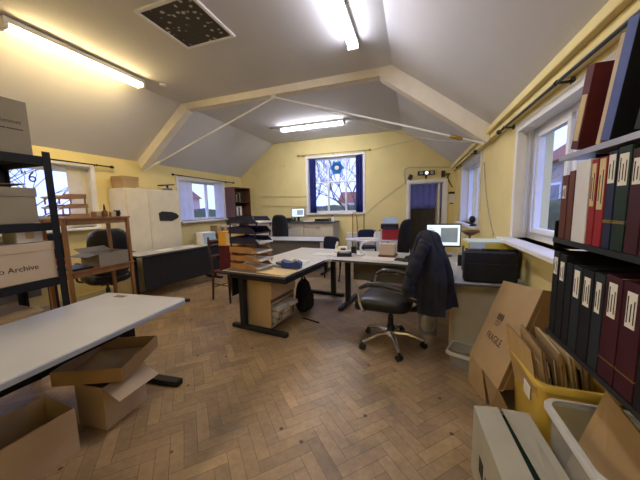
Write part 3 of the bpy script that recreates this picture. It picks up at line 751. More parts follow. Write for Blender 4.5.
# ================================================================ cream cabinet by the left wall
cy0, cy1, cx0, cx1, cz = 3.24, 4.33, -4.84, -4.45, 1.79
t = thing('tambour_cabinet', 'tall cream steel cabinet with a dark oval lock plate', 'cabinet', ((cx0+cx1)/2, (cy0+cy1)/2, 0))
b = MB(); b.box((cx0, cy0, 0), (cx1, cy1, cz), bevel=.006); put('cabinet_body', b, MATS['cream_paint'], t)
for y0, y1 in ((cy0+.02, cy0+.4), (cy0+.405, cy1-.02)):
    b = MB(); b.box((cx1+.001, y0, .06), (cx1+.016, y1, cz-.03), bevel=.004); do = put('cabinet_door', b, MATS['cream_paint'], t)
b = MB(); b.prism([(3.84, 1.22), (3.83, 1.36), (3.9, 1.39), (4.1, 1.375), (4.22, 1.34), (4.27, 1.29), (4.24, 1.25), (4.1, 1.2)], cx1+.016, cx1+.03, Matrix(((0, 0, 1, 0), (1, 0, 0, 0), (0, 1, 0, 0), (0, 0, 0, 1)))); lp = put('lock_plate', b, MATS['steel_dark'], do)
t_c = carton('shoe_carton', 'brown taped carton on top of the tall cream cabinet', (-4.66, 3.43, cz), (.26, .28, .20), 0, 'carton', True)
t = thing('desk_fan', 'small dark gadget with a flat head on the far end of the cream cabinet', 'gadget', (-4.62, 4.24, cz)); M = WM[t]
b = MB(); b.box((-.05, -.07, 0), (.05, .07, .05), M, .006); put('gadget_base', b, MATS['grey_plastic'], t)
b = MB(); b.cyl((0, 0, .05), (0, 0, .1), .02, 10, M); b.box((-.07, -.15, .1), (.07, .12, .125), M @ TM((0, 0, 0), 0, R(6)), .006); put('gadget_head', b, MATS['dark_wood'], t)
b = MB(); b.box((-4.68, 3.5, cz), (-4.52, 3.8, cz+.02), bevel=.003); tag(put('loose_papers', b, MATS['paper_cream']), 'thin sheaf of papers lying on the cream cabinet', 'papers')

# mid-left desk
DM = TM((-3.95, 2.98, 0), R(-10))
dt = thing('long_desk', 'long pale desk with a charcoal modesty panel before the cream cabinet', 'desk', (-3.95, 2.98, 0), R(-10)); M = DM
b = MB(); b.box((-.47, 0, .694), (0, 1.62, .72), M, .004); to = put('desk_top', b, MATS['laminate'], dt)
b = MB(); b.box((0, 0, .697), (.003, 1.62, .717), M); b.box((-.47, -.003, .697), (0, 0, .717), M); put('edge_band', b, MATS['edge_grey'], to)
b = MB(); b.box((-.04, .08, .16), (-.02, 1.54, .693), M); put('modesty_panel', b, MATS['steel_dark'], dt)
for y in (.05, 1.57):
    b = MB(); b.box((-.28, y-.03, .04), (-.2, y+.03, .694), M, .004); b.box((-.46, y-.03, 0), (-.02, y+.03, .04), M, .01); put('leg', b, MATS['steel_dark'], dt)
def on(Mx_, x, y, z=.72): v = Mx_ @ Vector((x, y, z)); return (v.x, v.y, v.z)
for k, (x, y, lab) in enumerate(((-.25, .55, 'loose white sheets on the long desk before the cream cabinet'), (-.22, 1.0, 'second pile of white sheets on the long desk nearer the small white unit'))):
    b = MB(); b.box((-.105, -.15, 0), (.105, .15, .006), TM(on(DM, x, y), R(20+30*k))); b.box((-.105, -.15, .006), (.105, .15, .01), TM(on(DM, x+.03, y+.02), R(55+30*k))); tag(put('loose_papers', b, MATS['paper']), lab, 'papers')
c_ = on(DM, -.2, 1.42); t = thing('desktop_unit', 'small white computer unit with a pale blue front on the long desk', 'computer', c_, R(-12)); M = WM[t]
b = MB(); b.box((-.1, -.17, 0), (.1, .13, .24), M, .006); put('unit_case', b, MATS['gloss_white'], t)
b = MB(); b.box((.1, -.15, .015), (.108, .11, .225), M, .003); put('unit_front', b, mat('pale_blue', '#a9c4d8', .4), t)
b = MB(); b.box((-.13, -.19, .0), (-.105, .15, .22), M, .004); put('side_binder', b, MATS['beech'], t)

swivel_chair('office_chair', 'low black office chair showing above the long desk by the cream cabinet', (-4.3, 4.97, 0), R(-20), None, .36, 'fabric_dark', 'black_plastic', bw=.22)

# clutter table under the second left window
simple_desk('side_table', 'cluttered table below the white-blinded window', (-4.56, 5.78, 0), (.94, .54), 90, pz=.35, h=.86)
items = [('carton', (-4.5, 5.42), (.2, .16, .16), 'carton', 'brown carton at the cabinet end of the cluttered table'), ('carton', (-4.45, 5.6), (.2, .16, .1), 'carton_dark', 'low dark carton second along the cluttered table'),
         ('carton', (-4.5, 5.79), (.26, .15, .13), 'paper', 'white carton halfway along the cluttered table'), ('carton', (-4.47, 5.96), (.24, .14, .09), 'grey_plastic', 'grey flat case on the cluttered table'),
         ('carton', (-4.5, 6.13), (.24, .14, .15), 'carton_grey', 'dull brown carton at the bookcase end of the cluttered table')]
for n, (x, y), d, m, lab in items: carton('small_carton', lab, (x, y, .86), d, random.uniform(-15, 15), m)
carton('floor_carton', 'brown carton under the cluttered table', (-4.5, 5.58, 0), (.34, .24, .5), 4, 'carton')
carton('floor_carton', 'tan carton under the bookcase end of the cluttered table', (-4.5, 5.92, 0), (.34, .28, .42), -5, 'carton_pale')

# bookcase in the back left corner
t = thing('bookcase', 'tall brown wooden bookcase in the corner beside the gable wall', 'bookcase', (-4.7, 6.66, 0))
x0, x1, y0, y1, hb = -4.85, -4.55, 6.29, 7.05, 1.99
for y in (y0, y1-.02):
    b = MB(); b.box((x0, y, 0), (x1, y+.02, hb), bevel=.002); put('side_panel', b, MATS['brown_wood'], t)
b = MB(); b.box((x0+.002, y0+.02, 0), (x0+.012, y1-.02, hb-.03)); put('back_panel', b, MATS['dark_wood'], t)
SZ = [.08, .46, .84, 1.22, 1.6]
b = MB(); b.box((x0+.012, y0+.02, hb-.03), (x1, y1-.02, hb), bevel=.002); put('top_board', b, MATS['dark_wood'], t)
for z in SZ:
    b = MB(); b.box((x0+.012, y0+.02, z-.02), (x1-.005, y1-.02, z), bevel=.002); put('shelf', b, MATS['dark_wood'], t)
cols = ['binder_green', 'paper', 'binder_green', 'paper', 'carton_grey', 'binder_navy']
words_ = ['green', 'white', 'dark green', 'ivory', 'grey', 'navy']
for s, z in ((0, 1.6), (1, 1.22)):
    y = 6.33
    for k in range(7):
        w = random.uniform(.035, .06); h = random.uniform(.2, .29)
        i = (k*2+s*3) % 6; m = cols[i]
        bt = thing('book', f'{words_[i]} book in the corner bookcase, {("upper", "lower")[s]} visible shelf, {("first", "second", "third", "fourth", "fifth", "sixth", "seventh")[k]} from the window side', 'book', (-4.68, y+w/2, z), 0, f'books on the {("upper", "lower")[s]} bookcase shelf')
        b = MB(); b.box((-4.80, y, z), (-4.60, y+.003, z+h)); b.box((-4.80, y+w-.003, z), (-4.60, y+w, z+h)); b.box((-4.604, y+.003, z), (-4.60, y+w-.003, z+h)); put('book_cover', b, MATS[m], bt)
        b = MB(); b.box((-4.795, y+.003, z+.004), (-4.605, y+w-.003, z+h-.006)); put('pages', b, MATS['paper'], bt)
        y += w+.004

# ================================================================ back wall cabinets
x = -4.31
for k, lab in enumerate(('cream two-drawer filing cabinet nearest the corner bookcase', 'middle cream two-drawer filing cabinet along the gable wall', 'cream two-drawer filing cabinet with its grey end below the gable window')):
    w = .81; y0, y1, h = 6.5, 7.06, 1.0
    t = thing('filing_cabinet', lab, 'filing cabinet', (x+w/2, (y0+y1)/2, 0), 0, 'filing cabinets along the gable wall')
    b = MB(); b.box((x+.002, y0+.02, 0), (x+w-.002, y1, h), bevel=.004); put('cabinet_body', b, MATS['panel_grey'] if k == 2 else MATS['cream_paint'], t)
    for z0, z1 in ((.04, .34), (.35, .66), (.67, .97)):
        b = MB(); b.box((x+.015, y0, z0), (x+w-.015, y0+.019, z1), bevel=.004); d = put('drawer', b, MATS['cream_paint'], t)
        b = MB(); b.box((x+w/2-.06, y0-.018, (z0+z1)/2+.06), (x+w/2+.06, y0-.001, (z0+z1)/2+.085), bevel=.005); put('handle', b, MATS['shelf_metal'], d)
    x += w+.005
b = MB(); b.box((-4.33, 6.46, 1.001), (-1.86, 7.07, 1.03), bevel=.004); tag(put('worktop', b, MATS['edge_grey']), 'long dark grey worktop over the filing cabinets at the gable', 'worktop')
monitor('small lit monitor on the dark worktop beside the gable window', (-2.93, 6.8, 1.03), 10, .36, .24, True, .11)
for (xx, d, m, lab) in ((-4.0, (.3, .4, .05), 'carton_grey', 'flat grey folder pile on the worktop by the bookcase'), (-3.7, (.25, .3, .07), 'paper', 'white box file lying on the worktop near the bookcase'), (-3.3, (.5, .3, .1), 'black_plastic', 'black flat case on the worktop behind the high-backed chair'), (-2.58, (.25, .25, .02), 'paper', 'thin white pad on the worktop below the gable window'), (-2.22, (.36, .25, .07), 'steel_dark', 'dark jumble tray near the end of the worktop')):
    carton('document_box', lab, (xx, 6.75, 1.03), d, random.uniform(-8, 8), m)
t = thing('spray_bottle', 'small white spray bottle at the end of the dark worktop', 'bottle', (-1.93, 6.7, 1.03)); M = WM[t]
b = MB(); b.lathe([(.001, 0), (.03, 0), (.03, .08), (.012, .11), (.012, .13)], (0, 0, 0), 12, M); put('bottle_body', b, MATS['gloss_white'], t, True)
b = MB(); b.box((-.04, -.012, .13), (.02, .012, .155), M, .004); put('trigger', b, MATS['blue_card'], t)

# grey desk in front of them
t = simple_desk('office_desk', 'grey desk with a dark front panel before the filing cabinets', (-2.44, 5.53, 0), (1.52, .7), 0, panel='modesty', pz=.15)
swivel_chair('high_backed_chair', 'tall tapering black chair between grey desk and filing cabinets', (-3.05, 6.17, 0), R(90), None, .72, 'fabric_dark', 'black_plastic', bw=.21, lean=.05)

# ================================================================ oval table group
t = thing('oval_table', 'small white oval table on a metal leg before the gable wall', 'table', (-.78, 5.62, 0))
b = MB(); b.lathe([(.001, 0), (1, 0), (1.0, .022), (.001, .022)], (0, 0, 0), 40, TM((-.78, 5.62, .70)) @ Matrix.Diagonal((.57, .34, 1, 1))); put('table_top', b, mat('lilac_white', '#cfcfe2', .35), t, True)
for s in (-1, 1):
    b = MB(); b.cyl((-.78+s*.3, 5.62, .03), (-.78+s*.3, 5.62, .70), .025, 12); b.box((-.78+s*.3-.03, 5.36, 0), (-.78+s*.3+.03, 5.88, .03), bevel=.01); put('leg', b, MATS['grey_plastic'], t)
t = thing('printer', 'small printer with a pale blue lid on the red crate', 'printer', (-.45, 5.72, .93)); M = WM[t]
b = MB(); b.box((-.17, -.13, 0), (.17, .13, .1), M, .01); put('printer_body', b, MATS['steel_dark'], t)
b = MB(); b.box((-.15, .02, .1), (.15, .05, .24), M @ TM((0, 0, 0), 0, R(-15)), .006); put('lid', b, mat('pale_blue2', '#b4cdea', .35), t)
b = MB(); b.box((-.12, -.2, .02), (.12, -.13, .03), M); put('paper_output', b, MATS['blue_card'], t)
carton('red_crate', 'red crate under the printer on the oval table', (-.42, 5.68, .7225), (.34, .28, .205), 0, 'red_card')
for k, (x, y, lab) in enumerate(((-.72, 5.55, 'white plastic bottle on the oval table beside the red crate'), (-.64, 5.62, 'second white bottle squeezed against the red crate'))):
    t = thing('plastic_bottle', lab, 'bottle', (x, y, .7225)); M = WM[t]
    b = MB(); b.lathe([(.001, 0), (.032, 0), (.034, .1), (.014, .15), (.014, .165)], (0, 0, 0), 12, M); put('bottle_body', b, MATS['gloss_white'], t, True)
    b = MB(); b.lathe([(.016, .165), (.016, .19), (.001, .19)], (0, 0, 0), 10, M); put('bottle_cap', b, MATS['blue_card'], t, True)
b = MB(); b.box((-1.05, 5.5, .7225), (-.83, 5.7, .74), TM(), .003); tag(put('paper_pad', b, MATS['paper']), 'thin white paper pad on the oval table', 'papers')
def stack_chair(lab, c, rz, m):
    t = thing('visitor_chair', lab, 'chair', c, R(rz)); M = WM[t]
    b = MB(); b.sq((0, 0, .45), (.22, .22, .03), .6, .5, M); put('seat', b, MATS[m], t, 'all')
    b = MB(); b.sq((-.22, 0, .70), (.03, .21, .14), .5, .5, M); put('backrest', b, MATS[m], t, 'all')
    for s in (-1, 1):
        b = MB(); b.tube([(.2, s*.2, 0), (.19, s*.2, .43), (-.18, s*.2, .43), (-.23, s*.2, .6), (-.24, s*.2, .7)], .011, 8, M); b.cyl((-.16, s*.2, .43), (-.24, s*.2, 0), .011, 8, M); put('leg_frame', b, MATS['black_steel'], t, True)
    return t
stack_chair('navy fabric visitor chair at the worktop end of the oval table', (-1.36, 5.15, 0), 60, 'fabric_navy')
stack_chair('purple-blue visitor chair on the wall side of the oval table', (-1.02, 6.35, 0), -80, 'fabric_navy')
swivel_chair('office_chair', 'black office chair with tall narrow back in front of the doorway', (-.40, 5.0, 0), R(165), None, .64, 'fabric_dark', 'black_plastic', bw=.22)
t = thing('brass_stand', 'thin brass hoop stand against the gable wall below the window', 'stand', (-1.32, 6.9, 0))
for x, h in ((-1.47, 1.2), (-1.18, 1.23)):
    b = MB(); b.cyl((x, 6.9, .02), (x, 6.9, h), .016, 8); b.sq((x, 6.9, .012), (.09, .09, .012), .6, 1); put('upright', b, MATS['brass'], t, True)
b = MB(); b.tube([(-1.47, 6.9, 1.18), (-1.45, 6.9, 1.24), (-1.40, 6.9, 1.24), (-1.37, 6.9, 1.16), (-1.35, 6.9, .9), (-1.33, 6.9, .5)], .013, 8); put('hook', b, MATS['brass'], t, True)
b = MB(); b.box((-1.47, 6.895, .3), (-1.18, 6.905, .32)); put('crossbar', b, MATS['brass'], t)
b = MB(); b.box((-1.65, YB-.09, .14), (-.3, YB-.03, .72), bevel=.01); b.box((-1.5, YB-.08, 0), (-1.46, YB-.04, .15)); b.box((-.5, YB-.08, 0), (-.46, YB-.04, .15)); tag(put('radiator', b, MATS['gloss_white']), 'white panel radiator on the gable wall by the brass stand', 'radiator')
# ================================================================ L-shaped desk in the middle
DL = TM((-1.20, 2.385, 0), R(-7.5))
def dl(x, y, z=.72): v = DL @ Vector((x, y, z)); return (v.x, v.y, v.z)
t = thing('corner_desk', 'large L-shaped pale desk with dark steel feet in the middle of the room', 'desk', (-1.2, 2.385, 0), R(-7.5)); M = DL
b = MB(); poly = [(-.84, 0), (0, 0), (0, .93), (.02, .985), (.075, 1.0), (1.27, 1.0), (1.27, 1.8), (-.84, 1.8)]
b.prism(poly, .694, .72, M, .004); to = put('desk_top', b, MATS['laminate_warm'], t)
b = MB(); b.box((-.842, -.004, .697), (.002, -.0005, .717), M); b.box((.0005, 0, .697), (.004, .93, .717), M); b.box((.075, .996, .697), (1.27, .9995, .717), M); put('edge_band', b, MATS['edge_grey'], to)
b = MB(); b.box((-.78, .06, .625), (-.03, .085, .693), M); b.box((-.05, .09, .625), (-.03, 1.0, .693), M); b.box((-.8, .09, .4), (-.782, 1.7, .693), M); put('under_frame', b, MATS['steel_dark'], t)
def tleg(x0, x1, y, px, m=M):
    b = MB(); b.box((px-.035, y-.03, .045), (px+.035, y+.03, .694), m, .005); b.box((x0, y-.032, 0), (x1, y+.032, .05), m, .014); return b
put('leg', tleg(-.86, -.09, .15, -.69), MATS['steel_dark'], t)
put('leg', tleg(-.70, -.02, 1.66, -.2), MATS['steel_dark'], t)
b = MB(); b.box((.12, 1.34, .045), (.18, 1.42, .694), M, .005); b.box((.118, 1.06, 0), (.182, 1.74, .05), M, .014); put('leg', b, MATS['steel_dark'], t)
b = MB(); b.box((1.17, 1.34, .045), (1.23, 1.42, .694), M, .005); b.box((1.168, 1.06, 0), (1.232, 1.74, .05), M, .014); put('leg', b, MATS['steel_dark'], t)
b = MB(); b.box((.19, 1.5, .34), (1.16, 1.52, .693), M, .003); put('modesty_panel', b, MATS['modesty'], t)
# pedestal with its drawers pulled out
PM = DL @ TM((-.53, .47, 0))
t = thing('pedestal', 'beech drawer pedestal under the middle desk stuffed with box files', 'pedestal', tuple(PM.translation), R(-7.5)); M = PM
b = MB(); w, l, h = .2, .26, .58
b.box((-w, -l, .03), (w-.02, -l+.018, h), M, .002); b.box((-w, l-.018, .03), (w-.02, l, h), M, .002); b.box((-w, -l+.018, .03), (-w+.012, l-.018, h), M); b.box((-w+.012, -l+.018, .03), (w-.02, l-.018, .05), M); b.box((-w+.012, -l+.018, h-.02), (w-.02, l-.018, h), M); b.box((-w+.012, -l+.018, .30), (w-.02, l-.018, .318), M)
put('carcass', b, MATS['beech'], t)
b = MB(); b.box((w-.02, -l+.004, .37), (w, l-.004, h-.004), M, .003); b.box((-w+.03, -l+.03, .38), (w-.021, l-.03, h-.06), M); d = put('drawer', b, MATS['beech'], t)
b = MB(); b.box((w, -.07, h-.06), (w+.018, .07, h-.045), M, .004); put('handle', b, MATS['steel_dark'], d)
for a in ((-.17, -.22), (-.17, .22), (.14, -.22), (.14, .22)):
    b = MB(); b.cyl((a[0], a[1]-.012, .016), (a[0], a[1]+.012, .016), .016, 10, M); b.cyl((a[0], a[1], .016), (a[0], a[1], .032), .006, 6, M); put('caster', b, MATS['black_plastic'], t)
def pm(x, y, z): v = PM @ Vector((x, y, z)); return tuple(v)
def box_file(lab, c, d, rz, m, group=None, hole=True):
    """a lever or box file: spine towards local +x"""
    t = thing('box_file', lab, 'box file', c, R(rz), group); M = WM[t]; w, l, h = d
    b = MB(); b.box((-w/2, -l/2, 0), (w/2, l/2, .004), M); b.box((-w/2, -l/2, h-.004), (w/2, l/2, h), M); b.box((w/2-.004, -l/2, .004), (w/2, l/2, h-.004), M); put('file_cover', b, MATS[m], t)
    b = MB(); b.box((-w/2+.006, -l/2+.004, .004), (w/2-.005, l/2-.004, h-.008), M); put('pages', b, MATS['paper'], t)
    b = MB(); b.box((w/2, -l*.12, h*.2), (w/2+.001, l*.3, h*.8), M); put('spine_label', b, MATS['paper'], t)
    if hole:
        b = MB(); b.cyl((w/2, -l*.32, h/2), (w/2+.0015, -l*.32, h/2), min(.014, h*.35), 12, M); put('finger_hole', b, MATS['ink'], t)
    return t
box_file('cream box file lying in the lower opening of the beech pedestal', pm(.04, 0, .0505), (.3, .36, .08), -7.5, 'carton_pale')
box_file('second cream box file sticking out above the lowest one in the pedestal', pm(.07, -.02, .131), (.3, .34, .075), -4, 'archive_card')
carton('loose_folder', 'pale open folder of papers sliding out of the pedestal top opening', pm(.09, .03, .207), (.32, .36, .05), -16, 'paper')
# black bag under the desk and a stick
BM_ = DL @ TM((-.31, .90, 0))
t = thing('backpack', 'black backpack standing under the desk behind the beech pedestal', 'bag', tuple(BM_.translation), R(-7.5)); M = BM_
b = MB(); b.sq((0, 0, .22), (.095, .12, .22), .6, .7, M, fn=lambda q: Vector((q.x*(1-.25*max(0, q.z/.22)), q.y*(1-.2*max(0, q.z/.22)), q.z))); put('bag_body', b, MATS['fabric_dark'], t, 'all')
b = MB(); b.sq((.08, 0, .15), (.045, .09, .11), .6, .6, M); put('front_pocket', b, MATS['fabric_dark'], t, 'all')
b = MB(); b.tube([(0, -.06, .42), (0, -.03, .47), (0, .03, .47), (0, .06, .42)], .012, 8, M); put('carry_loop', b, MATS['black_plastic'], t, True)
b = MB(); b.tube([(-1.3, 3.06, .012), (-1.18, 3.02, .014), (-1.06, 2.98, .012)], .009, 8); tag(put('stick', b, MATS['black_plastic'], None, True), 'thin black stick lying on the floor beside the backpack', 'stick')
# letter trays on the desk
b = MB(); b.box((-.82, .012, .7201), (-.03, .43, .7204), DL); tag(put('desk_sheet', b, mat('sheet_brown', '#5c4b38', .5, var=.12)), 'thin brown sheet under the tray tower and padded envelope', 'desk mat')  # thin brown sheet over the near end of the desk top
names = ('lowest tan wooden tray of the tower on the middle desk', 'second tan wooden tray from the bottom of the desk tower', 'third tan wooden tray just under the navy trays', 'lowest navy plastic tray on the desk tower', 'middle navy plastic tray on the desk tower', 'topmost navy plastic tray on the desk tower')
for k in range(6):
    mm = 'pine_tray' if k < 3 else 'navy_plastic'
    zz = .7205 + (0, .09, .18, .285, .40, .515)[k]
    letter_tray(names[k], dl(-.645+.012*(k % 2), .28, zz), (.28, .40), 82.5+(-3, 2, -1, 2, -2, 1)[k], mm, None, k not in (4,), (.06, .06, .07, .075, .075, .075)[k], (0, .03, .03, .035, .04, .04)[k])
t = thing('envelope', 'large brown padded envelope near the front edge of the middle desk', 'envelope', dl(-.19, .16, .7205), R(-14)); M = WM[t]
b = MB(); b.box((-.19, -.13, 0), (.19, .13, .008), M, .003); put('envelope_body', b, MATS['envelope_tan'], t)
b = MB(); b.prism([(-.19, -.13), (-.12, -.05), (-.12, .05), (-.19, .13)], .008, .0095, M); put('envelope_flap', b, MATS['manila_dark'], t)
t = thing('tape_dispenser', 'small royal blue carton box behind the brown envelope', 'box', dl(-.16, .40, .7205), R(8)); M = WM[t]
b = MB(); b.prism([(-.11, 0), (.11, 0), (.11, .06), (.06, .085), (.02, .06), (-.05, .06), (-.11, .09)], -.05, .05, M @ Mx, .003); put('box_body', b, MATS['blue_card'], t)
b = MB(); b.cyl((.04, -.02, .07), (.04, .02, .07), .03, 16, M); put('tape_roll', b, MATS['paper_cream'], t)
b = MB(); b.box((-.12, -.09, 0), (.12, .09, .03), TM(dl(-.30, .52, .7205), R(-30)), .003); tag(put('brochure_stack', b, MATS['grey_plastic']), 'small grey stack of brochures between tray tower and blue box', 'papers')
b = MB()
for k in range(3): b.box((-.13, -.1, .004*k), (.13, .1, .004*k+.003), TM(dl(-.25, .62+.03*k, .7205), R(20+25*k)))
tag(put('loose_papers', b, MATS['paper']), 'white papers fanned out behind the tray tower', 'papers')
b = MB()
for k in range(4): b.box((-.105, -.15, .003*k), (.105, .15, .003*k+.0025), TM(dl(-.22+.12*k, 1.3+.03*k, .7205), R(70+37*k)))
tag(put('loose_papers', b, MATS['paper']), 'scattered white papers at the inner corner of the L-shaped desk', 'papers')
b = MB()
for k in range(3): b.box((-.105, -.15, .003*k), (.105, .15, .003*k+.0025), TM(dl(.55+.13*k, 1.24-.02*k, .7205), R(80+9*k)))
tag(put('loose_papers', b, MATS['paper']), 'white sheets laid out on the return of the desk', 'papers')
t = thing('desk_phone', 'ivory desk phone at the inner corner of the L-shaped desk', 'phone', dl(-.02, 1.55, .7205), R(10)); M = WM[t]
b = MB(); b.prism([(-.1, 0), (.1, 0), (.1, .08), (-.1, .03)], -.09, .09, M @ Matrix(((0, 0, 1, 0), (1, 0, 0, 0), (0, 1, 0, 0), (0, 0, 0, 1))), .006); put('phone_body', b, MATS['ivory_plastic'], t)
b = MB(); b.tube([(-.085, -.02, .075), (-.085, .0, .1), (-.085, .06, .115), (-.085, .12, .12), (-.085, .14, .09)], [.024, .02, .015, .02, .024], 8, M @ TM((.03, -.06, .02))); put('handset', b, MATS['ivory_plastic'], t, True)
b = MB(); b.box((0, -.06, .045), (.07, .03, .065), M, .003); put('keypad', b, MATS['black_plastic'], t)
t = thing('pen_pot', 'dark pot crammed with pens beside the ivory phone', 'pen pot', dl(.2, 1.5, .7205)); M = WM[t]
b = MB(); b.lathe([(.001, 0), (.04, 0), (.042, .1), (.038, .1), (.036, .006), (.001, .006)], (0, 0, 0), 16, M); put('pot', b, MATS['black_plastic'], t, True)
for k in range(6):
    a = k*1.05; b = MB(); b.cyl((.02*math.cos(a), .02*math.sin(a), .01), (.04*math.cos(a), .04*math.sin(a), .15+.012*k), .004, 6, M); put('pen', b, MATS[('blue_card', 'red_card', 'ink', 'yellow_card', 'teal', 'gold')[k]], t)
t = thing('sorting_tray', 'small dark clutter tray in front of the pen pot', 'tray', dl(.14, 1.28, .7205), R(12)); M = WM[t]
b = MB(); b.box((-.1, -.07, 0), (.1, .07, .006), M); b.box((-.1, -.07, .006), (.1, -.064, .05), M); b.box((-.1, .064, .006), (.1, .07, .05), M); b.box((-.1, -.064, .006), (-.094, .064, .05), M); b.box((.094, -.064, .006), (.1, .064, .05), M); put('tray_body', b, MATS['steel_dark'], t)
b = MB(); b.sq((0, 0, .03), (.08, .05, .03), .8, .8, M); put('tape_roll', b, MATS['grey_plastic'], t, True)
t = thing('bent_lamp', 'white bent-tube frame arching over the return of the desk', 'desk lamp', dl(.46, 1.42, .7205), R(-4)); M = WM[t]
b = MB(); b.tube([(-.13, 0, .012), (-.13, 0, .12), (-.10, 0, .17), (.0, 0, .21), (.10, 0, .235), (.13, 0, .2), (.17, 0, .02)], .014, 10, M); put('lamp_tube', b, MATS['gloss_white'], t, True)
b = MB(); b.box((-.18, -.06, 0), (-.08, .06, .02), M, .006); b.box((.13, -.05, 0), (.21, .05, .02), M, .006); put('lamp_foot', b, MATS['gloss_white'], t)
t = carton('small_carton', 'beige closed box on a dark stand beside the bent white tube', dl(.70, 1.46, .7505), (.19, .16, .14), -7.5, 'archive_card')
b = MB(); b.box((-.11, -.1, 0), (.11, .1, .03), TM(dl(.70, 1.46, .7205), R(-7.5)), .004); tag(put('card_stand', b, MATS['brown_wood']), 'low dark stand holding the beige box on the return', 'stand')
t = thing('computer_mouse', 'black computer mouse on the return of the desk', 'mouse', dl(.97, 1.38, .7205), R(60)); M = WM[t]
b = MB(); b.sq((0, 0, .016), (.055, .03, .018), .8, .8, M); put('mouse_body', b, MATS['black_plastic'], t, 'all')
b = MB(); b.cyl((.025, -.004, .033), (.025, .004, .033), .007, 10, M); put('scroll_wheel', b, MATS['grey_plastic'], t)
t = thing('computer_keyboard', 'black keyboard half hidden by the jacket on the return', 'keyboard', dl(1.04, 1.2, .7205), R(-7.5)); M = WM[t]
b = MB(); b.box((-.2, -.07, 0), (.2, .07, .016), M, .004); put('keyboard_base', b, MATS['black_plastic'], t)
b = MB()
for r in range(4):
    for k in range(12): b.cb((-.176+.032*k, -.05+.033*r, .019), (.026, .026, .006), M)
put('keys', b, MATS['steel_dark'], t)
# wooden chair behind the tray tower
t = thing('wooden_chair', 'dark wooden chair with a maroon seat behind the tray tower', 'chair', (-2.70, 3.50, 0), R(-12)); M = WM[t]
b = MB(); b.sq((0, 0, .455), (.2, .2, .022), .5, .5, M); put('seat', b, mat('maroon_pad', '#4b1a1e', .8), t, 'all')
for x, y in ((.17, .17), (.17, -.17)):
    b = MB(); b.tube([(x, y, 0), (x*.97, y, .44)], [.014, .02], 8, M); put('leg', b, MATS['dark_wood'], t, True)
for s in (-1, 1):
    b = MB(); b.tube([(-.22, s*.17, 0), (-.18, s*.17, .44), (-.19, s*.175, .65), (-.235, s*.175, .82), (-.24, s*.17, .98)], [.015, .02, .018, .018, .014], 8, M); put('leg', b, MATS['dark_wood'], t, True)
b = MB()
for z in (.66, .9): b.grid(lambda u, v: (-.2-.1*(z-.6)-.03*math.sin(PI*u), -.17+.34*u, z-.04+.08*v), 8, 2, .014, m=M)
put('back_slat', b, MATS['dark_wood'], t, 'all')
b = MB(); b.cyl((.165, -.17, .2), (.165, .17, .2), .009, 8, M); b.cyl((-.2, -.17, .2), (-.2, .17, .2), .009, 8, M)
for s in (-1, 1): b.cyl((.165, s*.17, .26), (-.2, s*.17, .26), .009, 8, M)
put('stretcher', b, MATS['dark_wood'], t)
carton('maroon_carton', 'dark maroon carton on the seat of the wooden chair', (-2.66, 3.50, .478), (.26, .22, .38), 4, 'binder_maroon')
t = thing('orange_file', 'orange box file with a cream label lying on the maroon carton', 'file', (-2.62, 3.48, .8595), R(4)); M = WM[t]
b = MB(); b.box((-.16, -.10, 0), (.17, .10, .21), M, .004); put('file_cover', b, MATS['orange_card'], t)
b = MB(); b.box((-.03, -.102, .015), (.165, -.10, .19), M); put('file_label', b, MATS['paper_cream'], t)

# ================================================================ leather chair with the jacket
CX, CY = -.20, 2.72
ch = swivel_chair('leather_chair', 'shiny black leather chair on a chrome star base with a jacket over it', (CX, CY, 0), R(172), 'chrome', .60, 'leather', 'chrome', bw=.235, lean=.0, bx=-.33, a0=.77, sx=.06)
CM = WM[ch]
def jac(u, v):
    """u: hem to collar, v: round"""
    z = .49 + .68*u; a = 2*PI*v
    half_y = .295 - .02*u - .16*max(0, (u-.6)/.4); half_x = .172*(1-.62*max(0, (u-.38)/.62)**1.6)
    if u > .9: k = math.sqrt(max(0, 1-((u-.9)/.1)**2)); half_y *= .25+.75*k; half_x *= .15+.85*k
    cx = -.40 + .075*u
    fold = 1 + .10*math.sin(7*a+2.6*u)*(1-u*.5) + .06*math.sin(13*a-4*u) + .16*noise.noise(Vector((math.cos(a)*2.2, math.sin(a)*2.2, u*4)))
    e = .75
    x = math.copysign(abs(math.cos(a))**e, math.cos(a))*half_x*fold; y = math.copysign(abs(math.sin(a))**e, math.sin(a))*half_y*fold
    nz = noise.noise(Vector((x*6, y*6, z*4)))*.02
    z += .05*math.sin(3*a)*(1-u)*.6
    return Vector((cx + x + nz, y + nz, z))
jt = thing('jacket', 'dark navy hooded jacket draped over the back of the leather chair', 'jacket', (CM @ Vector((-.35, 0, .5)))[:], R(172)); WM[jt] = TM((CM @ Vector((-.35, 0, .5)))[:], R(172))
b = MB(); b.grid(jac, 34, 56, 0, True, m=CM); put('jacket_body', b, MATS['jacket'], jt, 'all')
for s in (-1, 1):
    b = MB(); pts = [(-.33, s*.18, 1.06), (-.30, s*.25, .98), (-.25, s*.305, .86), (-.22, s*.325, .74), (-.22, s*.325, .63)]
    
    PP = [Vector(p) for p in pts]; fine = []; rad = []
    for i in range(len(PP)-1):
        for k in range(6): fine.append(PP[i].lerp(PP[i+1], k/6)); q = i*6+k; rad.append(.052 + .006*math.sin(q*1.9+s) + .005*math.sin(q*.7))
    fine.append(PP[-1]); rad.append(.042)
    b.tube(fine, rad, 16, CM)
    for v in b.bm.verts: v.co += Vector((1, .6, .4))*.014*noise.noise(v.co*11)
    put('sleeve', b, MATS['jacket'], jt, 'all')
b = MB(); b.sq((-.36, 0, 1.06), (.07, .12, .10), .8, .8, CM, fn=lambda q: q + Vector((.015*math.sin(q.y*40), 0, .01*math.sin(q.y*30)))); put('hood', b, MATS['jacket'], jt, 'all')

